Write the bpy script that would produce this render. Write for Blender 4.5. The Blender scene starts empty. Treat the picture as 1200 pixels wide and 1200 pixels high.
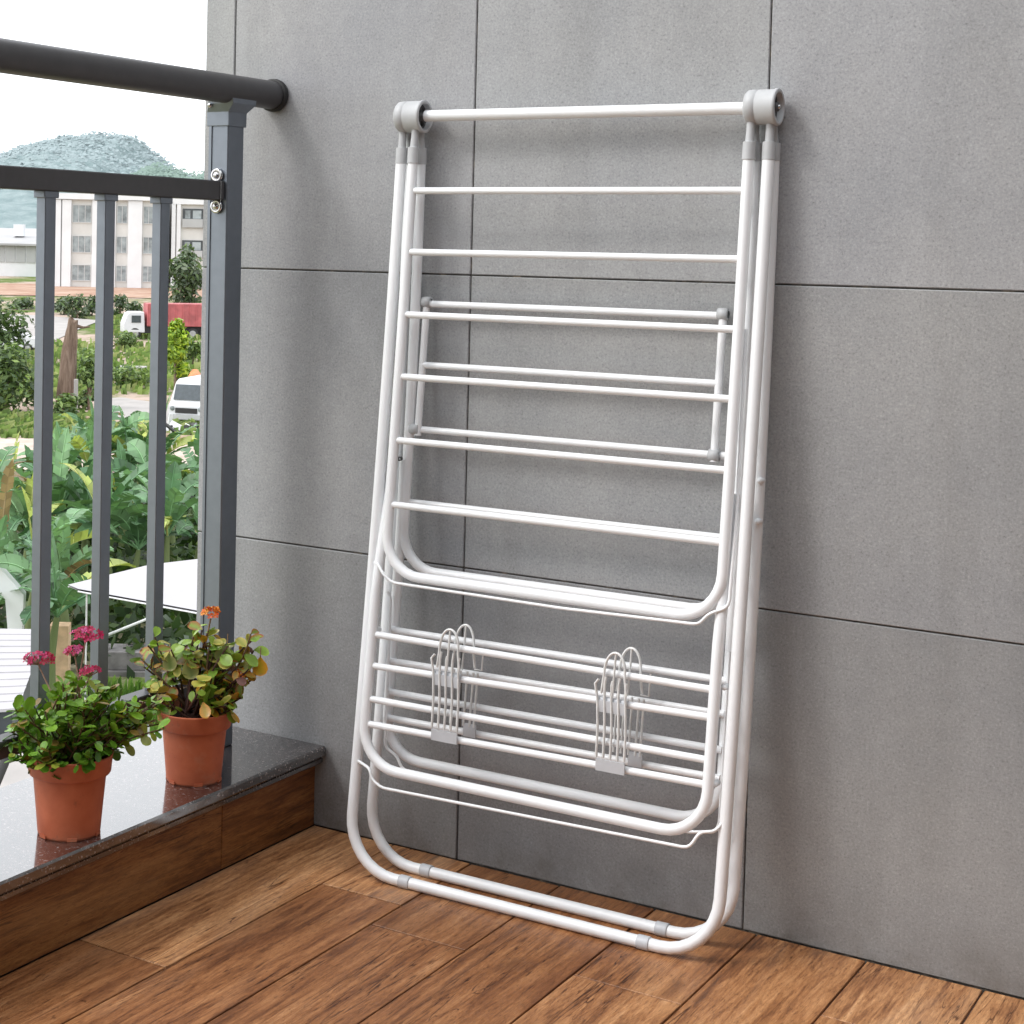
import bpy, math, random
from mathutils import Vector, Matrix
from mathutils import noise as mn
R_ = random.Random(7)
scene = bpy.context.scene
col = scene.collection
PI = math.pi

# ------------------------------------------------------------------ camera
CR = ((0.8301443, 0.5571782, 0.0203198), (0.0402739, -0.0235751, -0.9989105), (-0.5560921, 0.8300582, -0.0420105))
CP = Vector((1.2391, -2.2877, 0.9341))
FPX, PX, PY = 2012.46, 360.94, 372.54
cd = bpy.data.cameras.new('camera'); cam = bpy.data.objects.new('camera', cd); col.objects.link(cam)
r, d, f = [Vector(v) for v in CR]
m = Matrix((r, -d, -f)).transposed().to_4x4(); m.translation = CP
cam.matrix_world = m
cd.sensor_width = 36; cd.lens = 36 * FPX / 1200
cd.shift_x = (600 - PX) / 1200; cd.shift_y = -(600 - PY) / 1200
cd.clip_start = 0.05; cd.clip_end = 6000
scene.camera = cam
scene.view_settings.view_transform = 'Standard'; scene.view_settings.look = 'None'
scene.view_settings.exposure = 0; scene.view_settings.gamma = 1
scene.render.resolution_x = scene.render.resolution_y = 1024

# ------------------------------------------------------------------ light
SUN_EL, SUN_AZ = math.radians(48), math.radians(222)     # azimuth clockwise from +y: behind and left of the rack
w = bpy.data.worlds.new('World'); scene.world = w; w.use_nodes = True
nt = w.node_tree; nt.nodes.clear()
sky = nt.nodes.new('ShaderNodeTexSky'); sky.sky_type = 'NISHITA'; sky.sun_disc = False
sky.sun_elevation = SUN_EL; sky.sun_rotation = SUN_AZ
sky.air_density = 1.2; sky.dust_density = 4.0; sky.ozone_density = 1.0; sky.altitude = 100
hs = nt.nodes.new('ShaderNodeHueSaturation'); hs.inputs['Saturation'].default_value = 0.3; hs.inputs['Value'].default_value = 1.6
bg = nt.nodes.new('ShaderNodeBackground'); bg.inputs['Strength'].default_value = 0.145
wo = nt.nodes.new('ShaderNodeOutputWorld')
mx = nt.nodes.new('ShaderNodeMix'); mx.data_type = 'RGBA'; mx.inputs[0].default_value = 0.62       # thin bright overcast over the blue
mx.inputs[7].default_value = (17.2, 17.6, 18.2, 1)
nt.links.new(sky.outputs[0], hs.inputs['Color']); nt.links.new(hs.outputs[0], mx.inputs[6]); nt.links.new(mx.outputs[2], bg.inputs['Color']); nt.links.new(bg.outputs[0], wo.inputs[0])
sl = bpy.data.lights.new('sun', 'SUN'); sl.energy = 1.15; sl.angle = math.radians(12); sl.color = (1, 0.975, 0.94)
so = bpy.data.objects.new('sun', sl); col.objects.link(so)
sdir = Vector((math.sin(SUN_AZ) * math.cos(SUN_EL), math.cos(SUN_AZ) * math.cos(SUN_EL), math.sin(SUN_EL)))
so.rotation_euler = sdir.to_track_quat('Z', 'Y').to_euler(); so.location = (0, 0, 12)

# ------------------------------------------------------------------ materials
class NT:
    def __init__(s, name):
        s.m = bpy.data.materials.new(name); s.m.use_nodes = True
        s.t = s.m.node_tree; s.b = s.t.nodes['Principled BSDF']; s.o = s.t.nodes['Material Output']
    def n(s, typ, ins=None, **kw):
        x = s.t.nodes.new(typ)
        for k, v in kw.items(): setattr(x, k, v)
        for k, v in (ins or {}).items():
            if hasattr(v, 'node'): s.t.links.new(v, x.inputs[k])
            else: x.inputs[k].default_value = v
        return x
    def set(s, **kw):
        for k, v in kw.items():
            k = {'color': 'Base Color', 'rough': 'Roughness', 'metal': 'Metallic', 'spec': 'Specular IOR Level', 'normal': 'Normal',
                 'ior': 'IOR', 'coat': 'Coat Weight', 'coat_rough': 'Coat Roughness', 'sub': 'Subsurface Weight', 'trans': 'Transmission Weight'}[k]
            if hasattr(v, 'node'): s.t.links.new(v, s.b.inputs[k])
            else: s.b.inputs[k].default_value = v if not (isinstance(v, tuple) and len(v) == 3) else (*v, 1)
        return s
    def coord(s, kind='Object'): return s.n('ShaderNodeTexCoord').outputs[kind]
    def world(s): return s.n('ShaderNodeNewGeometry').outputs['Position']
    def map(s, v, scale=(1, 1, 1), loc=(0, 0, 0)): return s.n('ShaderNodeMapping', {'Vector': v, 'Scale': scale, 'Location': loc}).outputs[0]
    def noise(s, v, scale, detail=4, rough=.55, dist=0): return s.n('ShaderNodeTexNoise', {'Vector': v, 'Scale': scale, 'Detail': detail, 'Roughness': rough, 'Distortion': dist}).outputs[0]
    def ramp(s, fac, stops, interp='LINEAR'):
        x = s.n('ShaderNodeValToRGB', {'Fac': fac}); x.color_ramp.interpolation = interp
        e = x.color_ramp.elements
        while len(e) < len(stops): e.new(.5)
        for i, (p, c) in enumerate(stops): e[i].position = p; e[i].color = (*c, 1) if len(c) == 3 else c
        return x.outputs[0]
    def mix(s, fac, a, b, mode='MIX'):
        x = s.n('ShaderNodeMix', data_type='RGBA', blend_type=mode)
        for k, v in ((0, fac), (6, a), (7, b)):
            if hasattr(v, 'node'): s.t.links.new(v, x.inputs[k])
            else: x.inputs[k].default_value = (*v, 1) if isinstance(v, tuple) and len(v) == 3 else v
        return x.outputs[2]
    def bump(s, h, strength=.3, dist=.002): return s.n('ShaderNodeBump', {'Height': h, 'Strength': strength, 'Distance': dist}).outputs[0]
    def attr(s, name='Col'): return s.n('ShaderNodeAttribute', attribute_name=name).outputs['Color']
    def math(s, op, a, b=0.0):
        x = s.n('ShaderNodeMath', operation=op)
        for i, v in enumerate((a, b)):
            if hasattr(v, 'node'): s.t.links.new(v, x.inputs[i])
            else: x.inputs[i].default_value = v
        return x.outputs[0]

def G1(v): return (v, v, v)
def plain(name, c, rough=.5, metal=0, var=.12, scale=6, bump=0, spec=.5):
    k = NT(name); p = k.world()
    n = k.noise(p, scale, 5)
    cc = k.mix(k.ramp(n, [(.3, G1(0)), (.7, G1(1))]), tuple(x * (1 - var) for x in c), tuple(min(1, x * (1 + var)) for x in c))
    k.set(color=cc, rough=k.math('ADD', k.math('MULTIPLY', n, .12), rough - .06), metal=metal, spec=spec)
    if bump: k.set(normal=k.bump(k.noise(p, scale * 8, 3), bump, .002))
    return k.m
def vcol(name, rough=.5, sub=0, var=.2, scale=30, bump=0, spec=.5, back=0.0):
    k = NT(name); p = k.world(); n = k.noise(p, scale, 3)
    c = k.mix(n, k.mix(1.0, k.attr(), G1(1 - var), 'MULTIPLY'), k.mix(1.0, k.attr(), G1(1 + var), 'MULTIPLY'))
    k.set(color=c, rough=rough, spec=spec)
    if bump: k.set(normal=k.bump(n, bump, .003))
    if back:
        tr = k.n('ShaderNodeBsdfTranslucent', {'Color': k.mix(1.0, c, (1.25, 1.35, .7), 'MULTIPLY')})
        ms = k.n('ShaderNodeMixShader', {0: back, 1: k.b.outputs[0], 2: tr.outputs[0]})
        k.t.links.new(ms.outputs[0], k.o.inputs[0])
    return k.m

M = {}
# grey stone tile: fine salt-and-pepper grain, faint cloudy stains
k = NT('stone_tile'); p = k.world()
fine = k.noise(p, 290, 4, .82); mid = k.noise(p, 42, 4, .6); big = k.noise(p, 3.2, 4, .55)
c = k.ramp(fine, [(.26, (.15, .152, .156)), (.42, (.315, .320, .328)), (.58, (.365, .370, .378)), (.78, (.54, .547, .558))])
c = k.mix(.8, c, k.ramp(mid, [(.3, G1(.94)), (.7, G1(1.05))]), 'MULTIPLY')
c = k.mix(.9, c, k.ramp(big, [(.3, (.86, .87, .885)), (.7, (1.1, 1.09, 1.07))]), 'MULTIPLY')
strk = k.noise(k.map(p, (7.5, 7.5, .9)), 1, 5, .6, .4)
c = k.mix(.8, c, k.ramp(strk, [(.34, (.88, .875, .865)), (.5, (1, 1, 1)), (.66, (1.05, 1.05, 1.05))]), 'MULTIPLY')
zz = k.n('ShaderNodeSeparateXYZ', {0: p}).outputs[2]
dust = k.math('MULTIPLY', k.ramp(zz, [(0.0, G1(1)), (.09, G1(0))]), k.ramp(k.noise(p, 11, 5, .7), [(.35, G1(0)), (.7, G1(.8))]))
c = k.mix(dust, c, (.17, .155, .14))
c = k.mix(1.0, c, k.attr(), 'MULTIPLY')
k.set(color=c, rough=.62, spec=.35, normal=k.bump(fine, .25, .0008)); M['tile'] = k.m
k = NT('floor_grout'); k.set(color=k.ramp(k.noise(k.world(), 30, 5), [(.35, (.04, .037, .036)), (.6, (.10, .094, .092))]), rough=.9); M['floor_grout'] = k.m
k = NT('grout'); k.set(color=k.ramp(k.noise(k.world(), 40, 5), [(.35, (.05, .048, .045)), (.55, (.10, .092, .082)), (.66, (.30, .25, .19))]), rough=.9); M['grout'] = k.m
# wood-look floor planks
def wood(name, axis, tint=(1, 1, 1), wet=0):
    k = NT(name); p = k.world()
    a = k.attr('Col')           # per plank: r = offset, g = tone, b = hue
    sep = k.n('ShaderNodeSeparateColor', {0: a})
    off = k.n('ShaderNodeCombineXYZ', {0: k.math('MULTIPLY', sep.outputs[0], 37.0), 1: k.math('MULTIPLY', sep.outputs[0], 91.0), 2: k.math('MULTIPLY', sep.outputs[1], 53.0)}).outputs[0]
    q = k.n('ShaderNodeVectorMath', {0: p, 1: off}, operation='ADD').outputs[0]
    st = (1, .085, 1) if axis == 'y' else (.1, 1, 1)
    g1 = k.noise(k.map(q, tuple(x * 115 for x in st)), 1, 9, .72, .6)
    g2 = k.noise(k.map(q, tuple(x * 19 for x in st)), 1, 6, .65, 1.6)
    g3 = k.noise(k.map(q, tuple(x * 420 for x in ((1, .16, 1) if axis == 'y' else (.16, 1, 1)))), 1, 4, .75, .2)
    knots = k.noise(k.map(q, (9, 3.2, 9)), 1, 3, .5, 0)
    v = k.math('ADD', k.math('MULTIPLY', g1, .55), k.math('MULTIPLY', g2, .45))
    c = k.ramp(v, [(.32, (.065, .031, .015)), (.42, (.17, .082, .037)), (.49, (.29, .155, .071)), (.57, (.40, .238, .120)), (.68, (.53, .37, .225))])
    c = k.mix(.75, c, k.ramp(g3, [(.32, (.30, .25, .22)), (.45, (.95, .94, .93)), (.58, (1.05, 1.05, 1.05)), (.72, (1.6, 1.65, 1.68))]), 'MULTIPLY')
    # dark cracks running with the grain, and a few knots
    cr = k.ramp(k.noise(k.map(q, tuple(x * 46 for x in ((1, .05, 1) if axis == 'y' else (.05, 1, 1)))), 1, 3, .55, 1.4), [(.485, (1, 1, 1)), (.497, (.22, .16, .13)), (.503, (.22, .16, .13)), (.515, (1, 1, 1))])
    msk = k.ramp(k.noise(k.map(q, (5, 2.5, 5)), 1, 2), [(.50, G1(0)), (.60, G1(1))])
    c = k.mix(msk, c, k.mix(1.0, c, cr, 'MULTIPLY'))
    c = k.mix(k.ramp(knots, [(.68, G1(0)), (.76, G1(.75))]), c, (.07, .03, .016))
    pat = k.noise(k.map(q, (7, 1.6, 7) if axis == 'y' else (1.6, 7, 7)), 1, 5, .6, .8)
    c = k.mix(k.ramp(pat, [(.52, G1(0)), (.70, G1(.45))]), c, k.mix(.5, c, (.47, .38, .29)))
    c = k.mix(k.ramp(pat, [(.30, G1(.6)), (.46, G1(0))]), c, k.mix(1.0, c, (.55, .42, .36), 'MULTIPLY'))
    tone = k.ramp(sep.outputs[1], [(0, (.48, .40, .35)), (.3, (.72, .62, .54)), (.6, (.92, .86, .80)), (1, (1.14, 1.16, 1.18))])
    c = k.mix(1.0, c, tone, 'MULTIPLY'); c = k.mix(1.0, c, tuple(a_ * b_ for a_, b_ in zip(tint, (1.36, 1.20, 1.08))), 'MULTIPLY')
    k.set(color=c, rough=k.math('ADD', k.math('MULTIPLY', g1, .22), .30), spec=.45, normal=k.bump(k.math('ADD', g1, k.math('MULTIPLY', g3, .5)), .35, .0015))
    return k.m
M['floor'] = wood('wood_plank_tile', 'y')
M['riser'] = wood('wood_riser_tile', 'y', (.66, .60, .44))
# polished granite
k = NT('granite'); p = k.world()
v = k.n('ShaderNodeTexVoronoi', {'Vector': p, 'Scale': 430.0}).outputs['Color']
sp = k.n('ShaderNodeSeparateColor', {0: v}).outputs[0]
c = k.ramp(sp, [(0, (.012, .010, .010)), (.55, (.026, .020, .020)), (.78, (.055, .040, .038)), (.92, (.10, .078, .072)), (.985, (.26, .23, .22))])
k.set(color=c, rough=k.math('ADD', k.math('MULTIPLY', k.noise(p, 25, 4), .10), .07), ior=2.5, spec=.5, coat=.7, coat_rough=.04); M['granite'] = k.m
# painted steel of railing
k = NT('charcoal_paint'); p = k.world(); n = k.noise(p, 60, 4)
k.set(color=k.ramp(n, [(.3, (.048, .047, .050)), (.7, (.058, .057, .060))]), rough=.42, spec=.5, normal=k.bump(k.noise(p, 500, 2), .06, .0006)); M['rail'] = k.m
k = NT('charcoal_metallic'); p = k.world(); n = k.noise(p, 60, 4)
k.set(color=k.ramp(n, [(.3, (.205, .23, .265)), (.7, (.225, .252, .29))]), metal=.82, rough=.44, spec=.5, normal=k.bump(k.noise(p, 500, 2), .06, .0006)); M['rail2'] = k.m
M['black'] = plain('black_rubber', (.012, .012, .012), .6)
k = NT('white_coat'); p = k.world(); n = k.noise(p, 18, 4)
k.set(color=k.ramp(n, [(.3, (.84, .86, .88)), (.7, (.87, .885, .90))]), rough=.3, spec=.5, normal=k.bump(k.noise(p, 350, 3), .05, .0005)); M['white'] = k.m
M['grey_plastic'] = plain('grey_plastic', (.47, .48, .49), .45, var=.06, scale=40)
M['grey_plastic_dark'] = plain('shaded_plastic', (.09, .09, .092), .55, var=.08, scale=40)
M['clip'] = plain('clip_plastic', (.55, .57, .60), .4, var=.05, scale=50)
M['steel'] = plain('bright_steel', (.62, .62, .62), .22, metal=1, var=.1, scale=60)
M['wire_steel'] = plain('hook_wire', (.74, .74, .73), .34, metal=.3, var=.12, scale=80)
k = NT('terracotta'); p = k.world(); n = k.noise(p, 35, 5)
c = k.ramp(n, [(.3, (.45, .108, .046)), (.7, (.54, .145, .066))])
c = k.mix(k.ramp(k.noise(p, 12, 5, .7), [(.56, G1(0)), (.78, G1(.5))]), c, (.50, .30, .20))
c = k.mix(k.ramp(k.noise(p, 48, 5, .75), [(.60, G1(0)), (.72, G1(.55))]), c, (.20, .06, .03))
k.set(color=c, rough=.5, spec=.4, normal=k.bump(n, .1, .001)); M['pot'] = k.m
M['soil'] = plain('soil', (.022, .015, .011), .95, var=.5, scale=180, bump=.8)
M['leaf'] = vcol('succulent_leaf', .34, var=.22, scale=70, spec=.5, back=.12)
M['stem'] = vcol('plant_stem', .7, var=.3, scale=150, bump=.3)
M['petal'] = vcol('petal', .5, var=.15, scale=120, back=.2)
M['tree_leaf'] = vcol('tree_leaf', .5, var=.3, scale=1.2, back=.25)
M['banana_leaf'] = vcol('banana_leaf', .45, var=.28, scale=3.0, back=.22)
M['bark'] = plain('bark', (.16, .115, .08), .9, var=.45, scale=9, bump=.6)
M['facade'] = plain('white_render', (.70, .715, .73), .8, var=.06, scale=.5)
M['facade_beige'] = plain('beige_render', (.60, .595, .57), .8, var=.10, scale=.4)
M['facade_grey'] = plain('grey_render', (.42, .43, .43), .8, var=.1, scale=.3)
M['pane'] = plain('window_pane', (.27, .305, .315), .3, var=.45, scale=1.3)
M['frame'] = plain('window_frame', (.55, .56, .56), .5)
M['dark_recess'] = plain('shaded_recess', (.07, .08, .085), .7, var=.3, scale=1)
M['roof_sheet'] = plain('roof_sheet', (.38, .38, .38), .6, var=.12, scale=.3)
M['car_white'] = plain('white_paint', (.62, .63, .65), .3, var=.03)
M['car_red'] = plain('red_paint', (.42, .11, .115), .6, var=.3, scale=1.4)
M['tyre'] = plain('tyre', (.03, .03, .03), .8)
M['glass'] = plain('vehicle_glass', (.06, .075, .085), .12, var=.2)
M['scrap'] = vcol('scrap', .6, var=.3, scale=6)
M['log'] = plain('weathered_wood', (.30, .23, .16), .85, var=.35, scale=6, bump=.5)
M['concrete'] = plain('pale_concrete', (.36, .34, .325), .85, var=.12, scale=1.2)
k = NT('dead_trunk'); p = k.world(); n = k.noise(k.map(p, (5, 5, .5)), 1, 7, .7, .6)
k.set(color=k.ramp(n, [(.32, (.06, .038, .028)), (.5, (.17, .115, .085)), (.68, (.30, .225, .175))]), rough=.95, normal=k.bump(n, .8, .08)); M['brown_trunk'] = k.m
M['orange'] = plain('orange_sheet', (.62, .24, .10), .6, var=.25, scale=3)
M['canopy'] = plain('canopy_sheet', (.40, .39, .405), .55, var=.05, scale=1.5)

# ------------------------------------------------------------------ mesh builder
class MB:
    def __init__(s): s.v = []; s.f = []; s.c = []; s.sm = []; s.mi = []
    def add(s, vs, fs, c=(1, 1, 1), smooth=False, mi=0):
        o = len(s.v); s.v += [tuple(x) for x in vs]
        if c and isinstance(c[0], (tuple, list)): s.c += [tuple(x) for x in c]
        else: s.c += [tuple(c)] * len(vs)
        s.f += [tuple(i + o for i in q) for q in fs]; s.sm += [smooth] * len(fs); s.mi += [mi] * len(fs)
    def box(s, a, b, c=(1, 1, 1), mi=0, bev=0.0):
        x0, y0, z0 = a; x1, y1, z1 = b
        if bev <= 0:
            s.add([(x0, y0, z0), (x1, y0, z0), (x1, y1, z0), (x0, y1, z0), (x0, y0, z1), (x1, y0, z1), (x1, y1, z1), (x0, y1, z1)],
                  [(0, 3, 2, 1), (4, 5, 6, 7), (0, 1, 5, 4), (1, 2, 6, 5), (2, 3, 7, 6), (3, 0, 4, 7)], c, mi=mi); return
        e = bev; vs = []
        idx = {}
        for sx, X in ((0, x0), (1, x1)):
            for sy, Y in ((0, y0), (1, y1)):
                for sz, Z in ((0, z0), (1, z1)):
                    dx, dy, dz = (e if sx == 0 else -e), (e if sy == 0 else -e), (e if sz == 0 else -e)
                    idx[sx, sy, sz, 'x'] = len(vs); vs.append((X, Y + dy, Z + dz))
                    idx[sx, sy, sz, 'y'] = len(vs); vs.append((X + dx, Y, Z + dz))
                    idx[sx, sy, sz, 'z'] = len(vs); vs.append((X + dx, Y + dy, Z))
        I = lambda a, b, c_, k_: idx[a, b, c_, k_]
        fs = []
        for sx in (0, 1):
            q = [I(sx, 0, 0, 'x'), I(sx, 1, 0, 'x'), I(sx, 1, 1, 'x'), I(sx, 0, 1, 'x')]; fs.append(q if sx else q[::-1])
        for sy in (0, 1):
            q = [I(0, sy, 0, 'y'), I(0, sy, 1, 'y'), I(1, sy, 1, 'y'), I(1, sy, 0, 'y')]; fs.append(q if sy else q[::-1])
        for sz in (0, 1):
            q = [I(0, 0, sz, 'z'), I(1, 0, sz, 'z'), I(1, 1, sz, 'z'), I(0, 1, sz, 'z')]; fs.append(q if sz else q[::-1])
        for a_ in (0, 1):
            for b_ in (0, 1):
                fs.append([I(0, a_, b_, 'y'), I(1, a_, b_, 'y'), I(1, a_, b_, 'z'), I(0, a_, b_, 'z')])
                fs.append([I(a_, 0, b_, 'x'), I(a_, 1, b_, 'x'), I(a_, 1, b_, 'z'), I(a_, 0, b_, 'z')])
                fs.append([I(a_, b_, 0, 'x'), I(a_, b_, 1, 'x'), I(a_, b_, 1, 'y'), I(a_, b_, 0, 'y')])
                for c_ in (0, 1): fs.append([I(a_, b_, c_, 'x'), I(a_, b_, c_, 'y'), I(a_, b_, c_, 'z')])
        s.add(vs, fs, c, mi=mi)
    def obox(s, ctr, ax, ay, az, hx, hy, hz, c=(1, 1, 1), mi=0):
        o = len(s.v); ctr = Vector(ctr)
        vs = [ctr + ax * (hx * i) + ay * (hy * j) + az * (hz * k_) for k_ in (-1, 1) for j in (-1, 1) for i in (-1, 1)]
        s.add(vs, [(0, 2, 3, 1), (4, 5, 7, 6), (0, 1, 5, 4), (1, 3, 7, 5), (3, 2, 6, 7), (2, 0, 4, 6)], c, mi=mi)
    def tube(s, pts, rad, n=10, c=(1, 1, 1), cap=True, closed=False, mi=0):
        pts = [Vector(p_) for p_ in pts]; N = len(pts)
        rad = rad if isinstance(rad, (list, tuple)) else [rad] * N
        tang = []
        for i in range(N):
            a = pts[i - 1] if (i > 0 or closed) else pts[i]; b = pts[(i + 1) % N] if (i < N - 1 or closed) else pts[i]
            tang.append((b - a).normalized() if (b - a).length > 1e-9 else Vector((0, 0, 1)))
        t = tang[0]; up = Vector((0, 0, 1)) if abs(t.z) < .9 else Vector((1, 0, 0))
        x = t.cross(up).normalized(); vs = []
        for i in range(N):
            t = tang[i]; x = (x - t * x.dot(t)).normalized(); y = t.cross(x)
            for j in range(n):
                a = 2 * PI * j / n; vs.append(pts[i] + (x * math.cos(a) + y * math.sin(a)) * rad[i])
        fs = []
        for i in range(N if closed else N - 1):
            for j in range(n):
                a, b = i * n, ((i + 1) % N) * n; fs.append((a + j, a + (j + 1) % n, b + (j + 1) % n, b + j))
        s.add(vs, fs, c, True, mi)
        if cap and not closed:
            s.add(vs[:n], [tuple(range(n))[::-1]], c, False, mi); s.add(vs[-n:], [tuple(range(n))], c, False, mi)
    def lathe(s, prof, ctr, ax=Vector((0, 0, 1)), n=40, c=(1, 1, 1), smooth=True, mi=0):
        ctr = Vector(ctr); ax = Vector(ax).normalized()
        up = Vector((0, 0, 1)) if abs(ax.z) < .9 else Vector((1, 0, 0))
        x = ax.cross(up).normalized(); y = ax.cross(x); vs = []
        for (rr, h) in prof:
            for j in range(n):
                a = 2 * PI * j / n; vs.append(ctr + ax * h + (x * math.cos(a) + y * math.sin(a)) * max(rr, 1e-5))
        fs = []
        for i in range(len(prof) - 1):
            for j in range(n): fs.append((i * n + j, (i + 1) * n + j, (i + 1) * n + (j + 1) % n, i * n + (j + 1) % n))
        s.add(vs, fs, c, smooth, mi)
    def build(s, name, mats, parent=None, bevel=0, autosmooth=True):
        me = bpy.data.meshes.new(name); me.from_pydata(s.v, [], s.f); 
        at = me.color_attributes.new('Col', 'FLOAT_COLOR', 'POINT')
        flat = []
        for c in s.c: flat += [c[0], c[1], c[2], 1.0]
        at.data.foreach_set('color', flat)
        me.polygons.foreach_set('use_smooth', s.sm); 
        for mt in (mats if isinstance(mats, (list, tuple)) else [mats]): me.materials.append(mt)
        me.polygons.foreach_set('material_index', s.mi)
        me.update()
        o = bpy.data.objects.new(name, me); col.objects.link(o)
        if parent:
            o.parent = parent
            o.matrix_parent_inverse = (parent.matrix_basis if not parent.parent else parent.matrix_parent_world).inverted() if False else Matrix.Translation(-wloc(parent))
        if bevel:
            b = o.modifiers.new('bevel', 'BEVEL'); b.width = bevel; b.segments = 2; b.limit_method = 'ANGLE'; b.harden_normals = False
        return o
def wloc(o):
    # world translation of an un-rotated thing or part (parts sit at their thing's origin offset)
    return Vector(o['_w']) if '_w' in o else Vector((0, 0, 0))
def thing(name, label, cat, loc=(0, 0, 0), group=None):
    o = bpy.data.objects.new(name, None); col.objects.link(o); o.location = loc
    o.empty_display_size = .1
    o['label'] = label; o['category'] = cat
    if group: o['group'] = group
    o['_w'] = tuple(loc)
    return o
def tag(o, label=None, cat=None, group=None, kind=None):
    for kk, vv in (('label', label), ('category', cat), ('group', group), ('kind', kind)):
        if vv: o[kk] = vv
    return o

# ================================================================== BALCONY
S45 = 0.45
JX = [-0.449, 0.0, 0.4506, 0.9012, 1.3518]
JZ = [0.0, 0.45, 0.8946, 1.3446, 1.7946, 2.2446, 2.70]
WX0, WX1 = -0.5085, 1.90
wall = thing('tiled_wall', 'grey stone-tiled end wall of the balcony behind the white drying rack', 'wall', (0.4, 0.1, 0))
mb = MB(); mb.box((WX0 + .004, .0035, -0.3), (WX1, .30, 2.702)); mb.build('grout_bed', M['grout'], wall)
mb = MB(); rr = random.Random(3)
xs = [WX0] + JX + [WX1]; g = .0011
for i in range(len(xs) - 1):
    for j in range(len(JZ) - 1):
        t = (.85, .92, 1.0, 1.02, 1.02, 1.02)[j] * (1 + rr.uniform(-.05, .05)); a = rr.uniform(-.0006, .0006)  # light falloff put into tile tone: lower rows darker, plus random variation per panel
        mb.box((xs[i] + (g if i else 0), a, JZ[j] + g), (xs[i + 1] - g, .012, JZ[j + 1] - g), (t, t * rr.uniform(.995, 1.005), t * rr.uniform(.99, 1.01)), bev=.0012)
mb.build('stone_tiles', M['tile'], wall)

# floor
mb = MB(); rr = random.Random(11)
px0 = -.2654; wdt = .149
first = [-.57, -.2063, -.29, -.575, -.275, -.40, -.2, -.5, -.33, -.45, -.3, -.55, -.25, -.5]
jx = [-.2614, -.1115] + [.0252 + .1488 * i for i in range(13)]
gx = .0014
for i in range(len(jx) - 1):
    L = .60; y = first[i]
    while y < -.02: y += L
    ys = [.0]
    yy = first[i]
    cuts = sorted([first[i] - L * q for q in range(-1, 9)], reverse=True)
    cuts = [0.0] + [q for q in cuts if q < -.04]
    for a, b in zip(cuts[:-1], cuts[1:]):
        mb.box((jx[i] + gx, b + gx, -.012), (jx[i + 1] - gx, a - (gx if a < 0 else .0015), rr.uniform(-.0004, .0004)), (rr.random(), rr.random(), rr.random()), bev=.0006)
fl = mb.build('floor', M['floor']); tag(fl, kind='structure')
mb = MB(); mb.box((-.50, -5.6, -.22), (1.9, .0, -.0042)); tag(mb.build('floor_slab', M['floor_grout']), kind='structure')

# low curb with granite sill
curb = thing('balcony_curb', 'low balcony curb with wood-look riser and polished dark granite sill under the flower pots', 'curb', (-.38, -1.5, 0))
mb = MB(); mb.box((-.49, -5.5, -.001), (-.275, -.001, .103)); mb.build('core', M['grout'], curb)
mb = MB()
cuts = [-.001, -.2516, -.90, -1.50, -2.1, -2.7, -3.3, -3.9, -4.5, -5.1]
for a, b in zip(cuts[:-1], cuts[1:]): mb.box((-.2745, b + .0008, .0012), (-.2606, a - .0008, .1035), (rr.random(), rr.uniform(.2, .6), rr.random()), bev=.001)
mb.build('riser', M['riser'], curb)
mb = MB(); mb.box((-.505, -5.5, .1165), (-.2400, -.0005, .1334), bev=.003); sill = mb.build('sill_slab', M['granite'], curb)
mb = MB(); mb.box((-.30, -5.5, .1040), (-.2455, -.0007, .1160), bev=.003); mb.build('sill_edge_strip', M['granite'], curb)

# railing
RX = -.3825
rail = thing('balcony_railing', 'charcoal painted metal balcony railing with round handrail on the left', 'railing', (RX, -1.2, .1334))
mb = MB(); mb.tube([(RX + .0175, -5.4, 1.1755), (RX + .0175, -.004, 1.1755)], .0228, 28); mb.build('handrail', M['rail'], rail)
mb = MB(); mb.lathe([(.0229, -.006), (.0262, -.006), (.0268, 0), (.0262, .004), (.0229, .004)], (RX + .0175, -.006, 1.1755), (0, 1, 0), 28); mb.build('wall_collar', M['black'], rail)
PYc = -.108
mb = MB(); mb.box((RX - .019, PYc - .021, .1336), (RX + .019, PYc + .021, 1.132), bev=.0018); post = mb.build('post', M['rail2'], rail)
# ribs on the face of the post
mb = MB(); mb.box((RX - .0175, PYc - .0228, .1346), (RX - .0125, PYc - .0206, 1.120)); mb.build('post_rib', M['rail2'], post)
# sleeve that flares up to the handrail
mb = MB()
pr = [(1.118, .0215, .0235), (1.140, .0215, .0240), (1.1525, .0245, .030), (1.162, .0245, .032)]
vs = []
for z, hx, hy in pr: vs += [(RX + sx * hx + (.010 if z > 1.145 else 0), PYc + sy * hy, z) for sx, sy in ((-1, -1), (1, -1), (1, 1), (-1, 1))]
fs = [(0, 3, 2, 1), (12, 13, 14, 15)]
for i in range(3):
    for j in range(4): fs.append((i * 4 + j, i * 4 + (j + 1) % 4, (i + 1) * 4 + (j + 1) % 4, (i + 1) * 4 + j))
mb.add(vs, fs); sleeve = mb.build('post_sleeve', M['rail2'], rail, bevel=.001)
mb = MB(); mb.lathe([(.0005, .004), (.003, .0035), (.004, .001), (.004, -.001)], (RX - .010, PYc - .031, 1.150), (0, -1, 0), 14); mb.build('screw', M['steel'], sleeve)
mb = MB(); mb.box((RX - .014, -5.4, 1.0020), (RX + .014, PYc - .0215, 1.0325), bev=.0015); midr = mb.build('middle_rail', M['rail'], rail)
mb = MB(); mb.box((RX - .014, -5.4, .232), (RX + .014, PYc - .0215, .257), bev=.0015); mb.build('bottom_rail', M['rail'], rail)
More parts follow.
